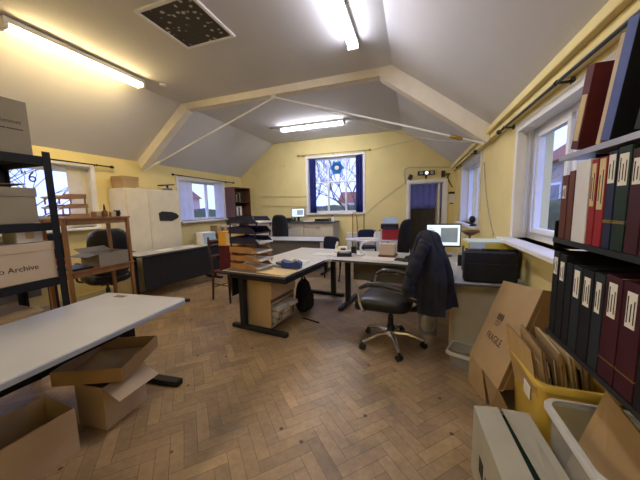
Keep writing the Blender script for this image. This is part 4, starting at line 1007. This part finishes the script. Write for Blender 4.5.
# ================================================================ desk along the right wall
t = thing('end_desk', 'grey desk along the wall below the windows with a black bag on its end', 'desk', (.6, 3.3, 0))
b = MB(); b.box((.33, 2.56, .694), (.905, 4.2, .72), bevel=.004); to = put('desk_top', b, MATS['laminate'], t)
b = MB(); b.box((.33, 2.556, .697), (.9, 2.56, .717)); put('edge_band', b, MATS['edge_grey'], to)
b = MB(); b.box((.34, 2.74, .0), (.885, 2.765, .693), bevel=.003); put('end_panel', b, MATS['panel_grey'], t)
b = MB(); b.box((.34, 4.1, .0), (.885, 4.125, .693), bevel=.003); put('end_panel', b, MATS['panel_grey'], t)
b = MB(); b.box((.335, 2.70, 0), (.36, 2.735, .69)); put('corner_strip', b, MATS['beech'], t)
b = MB(); b.box((.86, 2.77, .2), (.875, 4.09, .69)); put('back_panel', b, MATS['panel_grey'], t)
monitor('lit wide monitor on the desk end behind the draped jacket', (.37, 3.88, .7205), 0, .42, .30, True, .125)
t = thing('laptop_bag', 'black rectangular laptop bag standing on the desk end by the window', 'bag', (.625, 2.65, .7205), R(-2)); M = WM[t]
b = MB(); b.box((-.2, -.055, 0), (.2, .055, .265), M, .025); put('bag_body', b, MATS['fabric_dark'], t, True)
b = MB(); b.box((-.185, -.068, .02), (.185, -.055, .17), M, .006); put('front_pocket', b, MATS['fabric_dark'], t)
b = MB(); b.tube([(-.07, 0, .262), (-.06, 0, .283), (.06, 0, .283), (.07, 0, .262)], .009, 8, M); put('handle', b, MATS['black_plastic'], t, True)
carton('storage_crate', 'dark slate crate behind the black laptop bag', (.68, 2.95, .7205), (.4, .32, .255), 0, 'binder_slate')
t = thing('tray_stack', 'bright yellow lidded tray behind the laptop bag', 'tray', (.69, 3.0, .9765), R(2)); M = WM[t]
b = MB(); b.box((-.2, -.14, 0), (.2, .14, .055), M, .004); put('tray_body', b, MATS['yellow_card'], t)
b = MB(); b.box((-.2, -.14, .0555), (.19, .13, .068), M); put('papers', b, mat('mint_paper', '#cfe0d6', .7), t)
b = MB(); b.box((-.19, -.1405, .005), (-.06, -.14, .05), M); put('tray_label', b, mat('pale_blue3', '#c3cfe0', .6), t)
t = thing('paper_tray', 'beige bowl-shaped tray on a stand near the narrow window', 'tray', (.66, 3.75, .7205)); M = WM[t]
b = MB(); b.lathe([(.001, 0), (.07, 0), (.07, .012), (.012, .02), (.012, .28), (.05, .30), (.11, .34), (.105, .345), (.04, .31), (.001, .3)], (0, 0, 0), 18, M); put('stand_bowl', b, MATS['brown_wood'], t, True)
carton('small_carton', 'white carton on the wall desk beyond the yellow tray', (.78, 3.5, .7205), (.16, .2, .2), 5, 'paper')
carton('small_carton', 'small dark carton between monitor and slate crate', (.55, 3.35, .7205), (.14, .16, .12), -10, 'binder_slate')
t = thing('web_camera', 'black round webcam standing on the sill of the narrow window', 'webcam', (.86, 4.75, 1.05)); M = WM[t]
b = MB(); b.sq((0, 0, .01), (.04, .04, .01), .6, 1, M); b.cyl((0, 0, .01), (0, 0, .06), .01, 8, M); put('camera_stand', b, MATS['black_plastic'], t)
b = MB(); b.sq((0, 0, .105), (.045, .04, .055), .9, 1, M); put('camera_head', b, MATS['black_plastic'], t, 'all')
# clutter by the desk end: plastic trays on the floor, waste bin
def open_tub(name, lab, c, d, rz, m, rim=.02, taper=.12, cat='tub', rim_m=None, th=.004, group=None):
    """tapering tub with an outturned rim"""
    t = thing(name, lab, cat, c, R(rz), group); M = WM[t]; w, l, h = d
    def ring(k, z, off=0, n=6, rr=.05):
        a, c_ = w/2*k+off, l/2*k+off; out = []
        for sx, sy, a0 in ((1, 1, 0), (-1, 1, 90), (-1, -1, 180), (1, -1, 270)):
            for i in range(n):
                an = R(a0+90*i/(n-1)); out.append((sx*(a-rr)+rr*math.cos(an), sy*(c_-rr)+rr*math.sin(an), z))
        return out
    def loft(rings, mm, nm, par):
        b = MB(); n = len(rings[0]); vs = [v for r in rings for v in r]
        fs = [(i*n+k, i*n+(k+1) % n, (i+1)*n+(k+1) % n, (i+1)*n+k) for i in range(len(rings)-1) for k in range(n)]
        if nm == 'tub_body': fs.append(tuple((len(rings)-1)*n+k for k in range(n))); fs.append(tuple(range(n))[::-1])
        else: fs += [((len(rings)-1)*n+k, (len(rings)-1)*n+(k+1) % n, (k+1) % n, k) for k in range(n)]
        b._add(vs, fs, M); return put(nm, b, MATS[mm], par, True)
    tp = 1-taper
    o = loft([ring(tp, 0), ring(tp+taper*.5, h*.5), ring(1, h), ring(1, h, -th), ring(tp+taper*.5, h*.5, -th), ring(tp, th, -th)], m, 'tub_body', t)
    loft([ring(1, h-.022, .0005), ring(1, h-.022, rim), ring(1, h-.004, rim), ring(1, h+.006, rim*.6), ring(1, h+.006, -th), ring(1, h, .0005)], rim_m or m, 'rim', t)
    return t
open_tub('clear_tub', 'cloudy clear tub on the floor against the grey desk end', (.47, 2.53, 0), (.30, .24, .13), -20, 'clear_plastic', .012, .15, rim_m='clear_rim')
open_tub('waste_bin', 'small clear waste bin under the desk behind the leather chair', (.17, 3.10, 0), (.23, .23, .3), 0, 'clear_plastic', .01, .2, cat='bin', rim_m='clear_rim')
b = MB(); b.sq((.17, 3.10, .1), (.075, .075, .085), .7, .8); tag(put('waste_paper', b, MATS['paper_cream'], None, True), 'crumpled paper inside the clear waste bin', 'waste paper')

# ================================================================ FRAGILE carton leaning by the wall desk
TL, TR, BL, BR = Vector((.703, 2.535, .77)), Vector((.742, 1.935, .874)), Vector((.455, 2.385, .185)), Vector((.494, 1.775, .289))
nrm = (TR-TL).cross(BL-TL).normalized()
if nrm.x > 0: nrm = -nrm
t = thing('fragile_carton', 'part-flattened brown carton printed FRAGILE leaning beside the yellow bin', 'carton', (.55, 2.1, 0))
b = MB(); b.quad([TL, TR, BR, BL], .03); fp = put('front_panel', b, MATS['carton'], t)
# flaps at the foot of the carton, resting on the floor
mid = (BL+BR)/2
b = MB(); b.quad([BL, mid, Vector((.50, 2.03, .008)), Vector((.43, 2.27, .008))], .006); put('bottom_flap', b, MATS['carton'], t)
b = MB(); b.quad([mid+Vector((.01, 0, 0)), BR, Vector((.63, 1.78, .012)), Vector((.52, 2.00, .012))], .006); put('bottom_flap', b, MATS['carton'], t)
b = MB(); b.quad([TR, BR, BR+Vector((.13, .04, .0)), TR+Vector((.13, .03, -.02))], .006); put('side_flap', b, MATS['carton_dark'], t)
pan_x = (TR-TL).normalized(); pan_up = (TL-BL).normalized()
def panel_mat(p):
    z = nrm; x = pan_x; y = z.cross(x)
    return Matrix.Translation(p) @ Matrix((x, y, z)).transposed().to_4x4()
# the quad() sheet grows along (P1-P0)x(P3-P0); find the room-side surface
g = (TR-TL).cross(BL-TL).normalized()
room = (g*.03 if g.x < 0 else Vector((0, 0, 0)))
def lay(fx, fz): return TL+(TR-TL)*fx+(BL-TL)*fz + room + nrm*.0008
text('lettering', 'FRAGILE', .075, 'ink_brown', panel_mat(lay(.47, .66)), fp)
b = MB()
for k in range(5): b.box((-.05+.022*k, -.02, 0), (-.05+.022*k+.014, .028, .0008), panel_mat(lay(.40, .42)))
for k in range(3): b.box((-.05, -.035-.014*k, 0), (.055-.012*k, -.03-.014*k, .0008), panel_mat(lay(.40, .42)))
put('printed_mark', b, MATS['ink_brown'], fp)

# ================================================================ yellow bin with files
YX0, YX1, YY0, YY1, YZ = .575, .885, 1.445, 1.875, .55
yc = ((YX0+YX1)/2, (YY0+YY1)/2, 0)
t = open_tub('yellow_bin', 'yellow plastic bin packed with upright brown files', yc, (YX1-YX0, YY1-YY0, YZ), 0, 'yellow_plastic', .018, .2, cat='bin')
b = MB(); M = TM(yc); b.box((-.158, -.11, .40), (-.1555, -.03, .47), M @ TM((0, 0, 0), 0, 0, 0)); put('sticker', b, MATS['paper'], t)
rnd = random.Random(11)
ords = ('first', 'second', 'third', 'fourth', 'fifth', 'sixth', 'seventh', 'eighth', 'ninth', 'tenth', 'eleventh', 'twelfth', 'thirteenth', 'fourteenth', 'fifteenth')
kinds = [('manila', 'tan'), ('manila_dark', 'brown'), ('paper_cream', 'cream'), ('manila', 'tan'), ('binder_slate', 'dark'), ('manila_dark', 'brown'), ('manila', 'tan'), ('carton', 'thick brown'), ('paper_cream', 'cream'), ('binder_slate', 'dark'), ('manila', 'tan'), ('manila_dark', 'brown'), ('manila', 'tan'), ('paper_cream', 'cream')]
x = -.128
for k, (m, cn) in enumerate(kinds):
    th = rnd.choice((.011, .014, .017)) if m != 'carton' else .022
    h = rnd.uniform(.33, .41) + (.06 if k in (7, 10) else 0); w = rnd.uniform(.30, .345); lean = R(rnd.uniform(9, 13)); sh = rnd.uniform(-.02, .02)
    if x+th > .125: break
    F = TM((yc[0]+x, yc[1]+.0+sh, .30)) @ Matrix.Rotation(-lean*.8, 4, 'Y') @ Matrix.Rotation(R(rnd.uniform(-3, 3)), 4, 'Z')
    ft = thing('paper_file', f'{cn} card file in the yellow bin, {ords[k]} from its room side', 'file', (yc[0]+x, yc[1]+sh, .30), 0, 'files in the yellow bin')
    b = MB(); b.box((0, -w/2, 0), (.0012, w/2, h), F); b.box((th-.0012, -w/2, 0), (th, w/2, h-.012), F); b.box((.0012, -w/2, 0), (th-.0012, w/2, .0012), F); put('file_cover', b, MATS[m], ft)
    b = MB()
    for q in range(3): b.box((.002+q*(th-.004)/3, -w/2+.006+.005*q, .002), (.002+(q+.85)*(th-.004)/3, w/2-.008+.004*q, h-.03+.012*((q+k) % 3)), F)
    put('pages', b, MATS['paper_cream' if k % 3 else 'manila_dark'], ft)
    x += th+.0035
b = MB(); b.box((YX0+.045, YY0+.06, .006), (YX1-.05, YY1-.06, .295)); tag(put('packed_papers', b, MATS['manila_dark']), 'packed papers filling the lower half of the yellow bin', 'papers')
t = thing('tape_roll', 'roll of grey tape wedged at the front corner of the yellow bin', 'tape roll', (YX0+.062, YY0+.075, .46)); M = TM((YX0+.062, YY0+.075, .51), R(40), R(70))
b = MB(); b.lathe([(.022, -.012), (.036, -.012), (.036, .012), (.022, .012), (.022, -.012)], (0, 0, 0), 22, M); put('tape', b, MATS['carton_grey'], t, True)

# ================================================================ clear bin with cardboard
t = open_tub('clear_bin', 'large cloudy clear plastic bin holding folded cardboard in front of the yellow bin', (.725, 1.19, .08), (.30, .40, .44), 0, 'clear_plastic', .016, .14, cat='bin', rim_m='clear_rim')
b = MB(); b.box((.58, 1.02, 0), (.87, 1.36, .079), bevel=.003); tag(put('flat_cartons', b, MATS['carton_dark']), 'folded cartons on the floor under the clear bin', 'cardboard')
t = thing('folded_carton', 'tan folded carton sticking out of the clear bin with a raised corner', 'cardboard', (.72, 1.1, .12))
b = MB(); b.quad([(.625, 1.31, .24), (.635, 1.06, .12), (.83, 1.035, .47), (.735, 1.30, .655)], .008); put('carton_panel', b, MATS['carton'], t)
b = MB(); b.quad([(.83, 1.035, .47), (.735, 1.30, .655), (.85, 1.29, .50), (.85, 1.05, .3)], .006); put('carton_panel', b, MATS['carton'], t)
b = MB(); b.quad([(.64, 1.04, .13), (.82, 1.02, .13), (.82, 1.01, .50), (.69, 1.02, .50)], .006); tag(put('cardboard_sheet', b, MATS['carton_pale']), 'small tan cardboard sheet at the near end of the clear bin', 'cardboard')

# ================================================================ white carton at the bottom edge
t = thing('white_carton', 'worn white carton with partly open top flaps at the foot of the bins', 'box', (.445, 1.24, 0), R(3)); M = WM[t]
w, l, h, th = .24, .50, .36, .006
b = MB(); b.box((-w/2, -l/2, 0), (w/2, l/2, th), M); b.box((-w/2, -l/2, th), (-w/2+th, l/2, h), M); b.box((w/2-th, -l/2, th), (w/2, l/2, h), M); b.box((-w/2+th, -l/2, th), (w/2-th, -l/2+th, h), M); b.box((-w/2+th, l/2-th, th), (w/2-th, l/2, h), M); put('box_body', b, MATS['white_card'], t)
b = MB(); b.quad([(-w/2, -l/2, h), (-w/2, l/2, h), (-.012, l/2, h+.012), (-.008, -l/2, h+.008)], .005, M); put('top_flap', b, MATS['white_card'], t)
b = MB(); b.quad([(w/2, -l/2, h), (w/2, l/2, h), (.004, l/2, h+.004), (.012, -l/2, h+.02)], .005, M); put('top_flap', b, MATS['white_card'], t)
b = MB(); b.box((-.05, -l/2+.01, h-.03), (.06, l/2-.01, h-.02), M); put('box_content', b, MATS['binder_green'], t)
b = MB()
for k in range(3): b.box((-w/2-.0012, -.12+.09*k, .12), (-w/2, -.06+.09*k, .16+.02*k), M)
put('printed_mark', b, MATS['ink'], t)

# ================================================================ binder shelving on the right wall
SX0, SX1, SY0, SY1 = .574, .885, .42, 1.405
t = thing('wall_shelving', 'grey metal wall shelving crammed with bound volumes beside the window', 'shelving', (.88, .9, 0))
for y in (.6, 1.25):
    b = MB(); b.box((.872, y-.015, .62), (.908, y+.015, 2.14)); put('upright', b, MATS['shelf_metal'], t)
for z in (.85, 1.25, 1.58):
    b = MB(); b.box((SX0-.012, SY0, z-.018), (SX1-.015, SY1, z)); b.box((SX0-.014, SY0, z-.019), (SX0-.008, SY1, z)); so = put('shelf', b, MATS['shelf_metal'] if z > 1.5 else MATS['steel_dark'], t)
    for y in (.6, 1.25):
        b = MB(); b.prism([(.872, z-.10), (.872, z-.019), (SX0+.03, z-.019), (SX0+.03, z-.032)], y-.003, y+.003, Mx); put('shelf_bracket', b, MATS['black_steel'], so)
b = MB(); b.box((SX0-.008, SY1+.001, 1.20), (SX0+.24, SY1+.007, 1.32)); put('end_stop', b, MATS['black_steel'], t)

def binder(lab, y0, y1, z, h, m, label=None, d=.26, lean=0, group=None, x=.564, bands=(), name='bound_volume', lm='paper', prints=True):
    """volume with its spine at x facing the room, between y0 (near) and y1 (far)"""
    w = y1-y0-.004
    t = thing(name, lab, 'binder', (x+d/2, (y0+y1)/2, z), 0, group)
    M = TM((x, y1-.002, z), 0, lean) if lean >= 0 else TM((x, y1-.002, z), 0, lean)
    e = .004
    b = MB(); b.box((0, -w, 0), (e, 0, h), M, .0015); b.box((e, -w, 0), (d, -w+e, h), M, .001); b.box((e, -e, 0), (d, 0, h), M, .001); put('cover', b, MATS[m], t)
    b = MB(); b.box((e, -w+e, .004), (d-.006, -e, h-.012), M); put('pages', b, MATS['paper_cream'], t)
    if label:
        zl, hl, wl = label
        b = MB(); b.box((-.0012, -w/2-w*wl/2, zl), (-.0001, -w/2+w*wl/2, zl+hl), M); lo = put('spine_label', b, MATS[lm], t)
        if prints:
            b = MB(); n = max(2, int(w*wl/.011))
            for k in range(n):
                yy = -w/2-w*wl/2 + w*wl*(k+.5)/n
                b.box((-.0018, yy-.0018, zl+hl*(.12+.05*(k % 2))), (-.0012, yy+.0018, zl+hl*(.88-.1*((k+1) % 3))), M)
            put('label_print', b, MATS['ink'], lo)
    for zb in bands:
        b = MB(); b.box((-.0015, -w-.0005, zb), (.01, .0005, zb+.004), M); put('gilt_band', b, MATS['gold'], t)
    return t
G = 'bound volumes on the lower binder shelf'
low = [(1.395, 1.345, .345, 'binder_black', (.25, .07, .6), 'narrow black binder at the window end of the lower row'),
       (1.343, 1.290, .34, 'binder_black', (.235, .075, .55), 'second black binder from the window end of the lower row'),
       (1.287, 1.241, .315, 'binder_black', None, 'unlabelled black binder in the lower row below the white-spined volume'),
       (1.239, 1.182, .315, 'binder_slate', (.20, .10, .6), 'slate black binder with a tall white label in the lower row'),
       (1.180, 1.115, .315, 'binder_black', (.19, .10, .55), 'glossy black binder with a white label in the middle of the lower row'),
       (1.113, 1.060, .318, 'binder_slate', (.19, .10, .5), 'thin blue-grey binder before the burgundy ones in the lower row'),
       (1.058, .985, .325, 'binder_burgundy', (.20, .105, .5), 'burgundy volume with a torn label in the lower row'),
       (.983, .908, .325, 'binder_burgundy', (.20, .10, .5), 'burgundy volume with a clean white label in the lower row'),
       (.906, .83, .325, 'binder_black', None, 'plain black volume beside the burgundy pair in the lower row'),
       (.828, .75, .325, 'binder_maroon', (.2, .1, .5), 'maroon volume at the near end of the lower row'),
       (.748, .67, .325, 'binder_black', (.2, .1, .5), 'black volume past the maroon one in the lower row')]
for y1, y0, h, m, lb, lab in low: binder(lab, y0, y1, .8505, h, m, lb, group=G, bands=(.06,) if 'burg' in m or m == 'binder_maroon' else ())
G = 'bound volumes on the middle binder shelf'
midr = [(1.375, 1.325, .25, 'binder_brown', (.16, .05, .5), 'brown volume at the window end of the middle row'),
        (1.322, 1.282, .262, 'binder_brown', None, 'thin reddish brown volume beside the white-spined one in the middle row'),
        (1.278, 1.190, .29, 'binder_white', None, 'white-spined box volume in the middle row'),
        (1.187, 1.148, .285, 'binder_red', (.13, .14, .6), 'slim red volume with a long ivory label next to the white one'),
        (1.146, 1.104, .285, 'binder_red', (.12, .16, .75), 'red volume with a wide ivory label next to the navy one'),
        (1.102, 1.062, .295, 'binder_navy', (.20, .085, .8), 'navy volume with a white label in the middle row'),
        (1.060, 1.005, .30, 'binder_green', (.19, .09, .7), 'dark green volume with a white label in the middle row'),
        (1.003, .950, .285, 'binder_burgundy', (.19, .07, .7), 'burgundy volume with a short label in the middle row'),
        (.948, .885, .29, 'binder_burgundy', (.13, .05, .9), 'burgundy volume with a low pale band in the middle row'),
        (.883, .81, .285, 'binder_maroon', (.18, .07, .6), 'maroon volume past the burgundy pair in the middle row'),
        (.808, .74, .285, 'binder_black', (.18, .07, .6), 'black volume at the near end of the middle row')]
for y1, y0, h, m, lb, lab in midr: binder(lab, y0, y1, 1.2505, h, m, lb, group=G, bands=(.08, .085) if m in ('binder_green', 'binder_navy') else (), lm='paper' if m != 'binder_red' else 'paper_cream')
G = 'box files leaning on the top binder shelf'
topr = [(1.300, 1.250, .27, 'binder_maroon', (.03, .15, .7), 'leaning maroon box file at the window end of the top shelf', 'paper_cream', .55),
        (1.196, 1.170, .31, 'beech', None, 'leaning tan-backed board file next to the maroon box file', 'paper', .572),
        (1.166, 1.116, .33, 'binder_black', (.002, .325, .96), 'leaning blue-spined black volume on the top shelf', 'binder_blue', .57),
        (1.050, .975, .32, 'binder_black', (.05, .04, .35), 'leaning black volume with a small pale mark on the top shelf', 'paper', .585),
        (.96, .89, .31, 'binder_slate', None, 'leaning slate volume at the near end of the top shelf', 'paper', .572)]
for y1, y0, h, m, lb, lab, lm, xx in topr:
    w = y1-y0
    tt = binder(lab, y0, y1, 1.5805 + (w-.004)*math.sin(R(14)), h, m, lb, lean=R(14), group=G, lm=lm, d=.26, prints=False, x=xx)
carton('lever_carton', 'brown archive carton end standing past the leaning volumes on the top shelf', (.70, .64, 1.5805), (.28, .36, .3), 0, 'carton_grey')

# ================================================================ pale table in the left foreground
t = thing('folding_table', 'long pale grey table with a blue-grey edge over open cartons', 'table', (-2.0, .85, 0))
x0, x1, y0, y1 = -2.40, -1.60, -.15, 1.62
TB = TM((-1.655, 1.615, 0), R(4)); wv = lambda q: tuple(TB @ Vector(q))
b = MB(); b.prism([(-.80, -1.75), (-.02, -1.75), (0, -1.73), (0, -.03), (-.03, 0), (-.80, 0)], .690, .72, TB, .005); to = put('table_top', b, MATS['laminate'], t)
b = MB(); b.box((-.001, -1.72, .688), (.006, -.035, .716), TB, .003); put('edge_band', b, MATS['edge_blue'], to)
b = MB(); b.box((-.64, -.09, .7201), (-.54, -.045, .7212), TB); put('cable_port', b, MATS['brown_wood'], to)
b = MB(); b.box((-.03, -.012, .692), (.012, .012, .716), TB, .003); put('corner_cap', b, MATS['black_plastic'], to)
for y in (-.045, -1.62):
    b = MB(); b.box((-.64, y-.03, .05), (-.54, y+.03, .69), TB, .005); b.box((-.78, y-.035, 0), (-.1, y+.035, .05), TB, .014); put('leg', b, MATS['black_steel'], t)
b = MB(); b.box((-.60, -1.58, .40), (-.58, -.09, .69), TB); put('modesty_panel', b, MATS['black_steel'], t)
# cartons beneath
t = carton('open_carton', 'big pinkish open carton on the floor under the pale table', (-2.03, .66, 0), (.32, .54, .27), -3, 'carton_pale', open_=True)
b = MB(); b.cyl((-1.871, .77, .11), (-1.8695, .77, .11), .018, 12); put('hand_hole', b, MATS['ink'], t)
carton('taped_carton', 'brown carton with a drooping pink flap below the shallow tray', (-1.98, 1.21, 0), (.24, .30, .29), 4, 'carton_pale', open_=True, flap=.15, flap_dirs=(0,), flap_ang=(25,))
# shallow cardboard tray resting on top
carton('shallow_tray', 'shallow brown carton tray tilted across the cartons under the pale table', (-2.06, 1.27, .3035), (.43, .46, .095), 24, 'carton', open_=True, th=.005)
# ================================================================ outside
b = MB(); b.box((-40, -30, -.75), (40, 50, -.45)); struct('ground', b, MATS['grass_out'])
mat('render_pink', '#c9a79c', .9)
def house(lab, c, d, rz, m, roofm):
    t = thing('house', lab, 'house', c, R(rz)); M = WM[t]; w, l, h = d
    b = MB(); b.box((-w/2, -l/2, 0), (w/2, l/2, h), M); put('house_wall', b, MATS[m], t)
    b = MB(); b.prism([(-w/2-.3, h), (w/2+.3, h), (0, h+w*.4)], -l/2-.3, l/2+.3, M @ Mx); put('roof', b, MATS[roofm], t)
    for s in (-1, 1):
        for k in range(-1, 2):
            b = MB(); b.box((s*w/2-.03, k*l/3.4-.5, 1.2), (s*w/2+.03, k*l/3.4+.5, 2.5), M); f = put('house_window', b, MATS['pvc'], t)
            b = MB(); b.box((s*w/2-.04, k*l/3.4-.42, 1.28), (s*w/2+.04, k*l/3.4+.42, 2.42), M); put('pane', b, MATS['grey_plastic'], f)
    for s in (-1, 1):
        for k in range(-1, 2):
            b = MB(); b.box((k*w/3.4-.5, s*l/2-.03, 1.2), (k*w/3.4+.5, s*l/2+.03, 2.5), M); f = put('house_window', b, MATS['pvc'], t)
            b = MB(); b.box((k*w/3.4-.42, s*l/2-.04, 1.28), (k*w/3.4+.42, s*l/2+.04, 2.42), M); put('pane', b, MATS['grey_plastic'], f)
house('red brick house beyond the gable window', (-10.5, 60, -.45), (6, 9, 2.6), 90, 'brick', 'red_brick_far')
house('pinkish rendered house beyond the white-blinded window', (-32, 27, -.45), (7, 9, 3.4), 5, 'render_pink', 'red_brick_far')
house('red brick house across the garden from the binder-side window', (7.2, 9.6, -.45), (5, 8, 3.2), 0, 'brick', 'red_brick_far')
def hedge(lab, c, d, seed):
    b = MB()
    def fn(q):
        n = noise.noise(Vector((q.x*2.2+seed, q.y*2.2, q.z*2.2)))*.18 + noise.noise(Vector((q.x*7, q.y*7+seed, q.z*7)))*.08
        return q*(1+n)
    b.sq((c[0], c[1], c[2]+d[2]), d, .5, .5, nu=26, nv=60, fn=fn); return tag(put('hedge', b, MATS['hedge'], None, 'all'), lab, 'hedge')
hedge('clipped green hedge outside the white-blinded window', (-9.5, 9.4, -.5), (1.0, 3.2, .95), 1)
hedge('green hedge outside the window beside the binders', (3.4, 6.2, -.5), (.7, 2.6, .95), 2)
hedge('green hedge outside the gable window', (-3.4, 13.5, -.5), (4.0, .8, .95), 3)
hedge('green hedge outside the window with the number sticker', (-9.0, 3.0, -.5), (.8, 2.6, .9), 4)
def tree(lab, c, h, seed):
    rnd = random.Random(seed); t = thing('bare_tree', lab, 'tree', c); tr = MB(); br = MB()
    def grow(p, d, r, n, mb):
        q = p + d*(h*.2*(.8+.4*rnd.random())*(1 if n == 5 else .8)); mb.tube([p, (p+q)/2 + Vector((rnd.uniform(-.05, .05),)*3), q], [r, r*.85, r*.7], 6)
        if n:
            for _ in range(3 if n > 2 else 2):
                e = (d + Vector((rnd.uniform(-.8, .8), rnd.uniform(-.8, .8), rnd.uniform(-.15, .5)))).normalized(); grow(q, e, r*.62, n-1, br)
    grow(Vector(c), Vector((0, 0, 1)), h*.014, 5, tr)
    put('trunk', tr, MATS['bark'], t, True); put('branches', br, MATS['bark'], t)
tree('bare branching tree outside the gable window', (-2.6, 12.2, -.5), 5.0, 2)
tree('second bare tree farther along outside the gable window', (-6.2, 15.5, -.5), 5.5, 5)
tree('bare shrub-like tree outside the window beside the binders', (3.1, 11.0, -.5), 3.8, 8)
tree('bare tree outside the white-blinded window', (-12.2, 11.5, -.5), 5.0, 9)
tree('bare tree outside the window with the number sticker', (-12.0, 4.6, -.5), 5.0, 12)

# ================================================================ light, camera
w = bpy.data.worlds.new('sky'); sc.world = w; w.use_nodes = True
nt = w.node_tree; N = nt.nodes; L = nt.links; bg = N['Background']
tc = N.new('ShaderNodeTexCoord'); nz = N.new('ShaderNodeTexNoise'); nz.inputs['Scale'].default_value = 3; nz.inputs['Detail'].default_value = 4
L.new(tc.outputs['Generated'], nz.inputs['Vector'])
rp = N.new('ShaderNodeValToRGB'); rp.color_ramp.elements[0].color = (.24, .32, .78, 1); rp.color_ramp.elements[1].color = (.38, .46, .98, 1)
L.new(nz.outputs['Fac'], rp.inputs['Fac']); L.new(rp.outputs['Color'], bg.inputs['Color']); bg.inputs['Strength'].default_value = 1.7
def portal(name, loc, sx, sy, rot):
    l = bpy.data.lights.new(name, 'AREA'); l.shape = 'RECTANGLE'; l.size = sx; l.size_y = sy; l.cycles.is_portal = True
    o = bpy.data.objects.new(name, l); C.objects.link(o); o.location = loc; o.rotation_euler = rot
for n, ax, at, s, h in (('portal_a', 'y', YB+.2, 1, W_B), ('portal_b', 'x', XL-.2, -1, W_L1), ('portal_c', 'x', XL-.2, -1, W_L2), ('portal_d', 'x', XR+.2, 1, W_R1), ('portal_e', 'x', XR+.2, 1, W_R2)):
    u, v = (h[0]+h[1])/2, (h[2]+h[3])/2
    loc = (u, at, v) if ax == 'y' else (at, u, v)
    d = Vector((0, -s, 0)) if ax == 'y' else Vector((-s, 0, 0))
    portal(n, loc, h[1]-h[0], h[3]-h[2], d.to_track_quat('-Z', 'Z').to_euler())

cam = bpy.data.cameras.new('camera'); co = bpy.data.objects.new('camera', cam); C.objects.link(co)
F_, yaw, pitch, roll = 273.4448, -.330239, -.1200098, -.0240177
f = Vector((math.sin(yaw)*math.cos(pitch), math.cos(yaw)*math.cos(pitch), math.sin(pitch)))
r = Vector((math.cos(yaw), -math.sin(yaw), 0)); u = r.cross(f)
r2 = r*math.cos(roll)+u*math.sin(roll); u2 = u*math.cos(roll)-r*math.sin(roll)
co.matrix_world = Matrix.Translation((0, 0, 1.4)) @ Matrix((r2, u2, -f)).transposed().to_4x4()
cam.sensor_width = 36; cam.sensor_fit = 'HORIZONTAL'; cam.lens = F_/640*36; cam.clip_start = .02; cam.clip_end = 200
sc.camera = co
sc.view_settings.view_transform = 'Standard'; sc.view_settings.look = 'None'; sc.view_settings.gamma = 1; sc.view_settings.use_curve_mapping = False
sc.view_settings.exposure = 0.95
sc.cycles.max_bounces = 8; sc.cycles.diffuse_bounces = 5; sc.cycles.transparent_max_bounces = 16
sc.cycles.sample_clamp_indirect = 6; sc.cycles.caustics_reflective = False; sc.cycles.caustics_refractive = False
sc.cycles.use_denoising = True
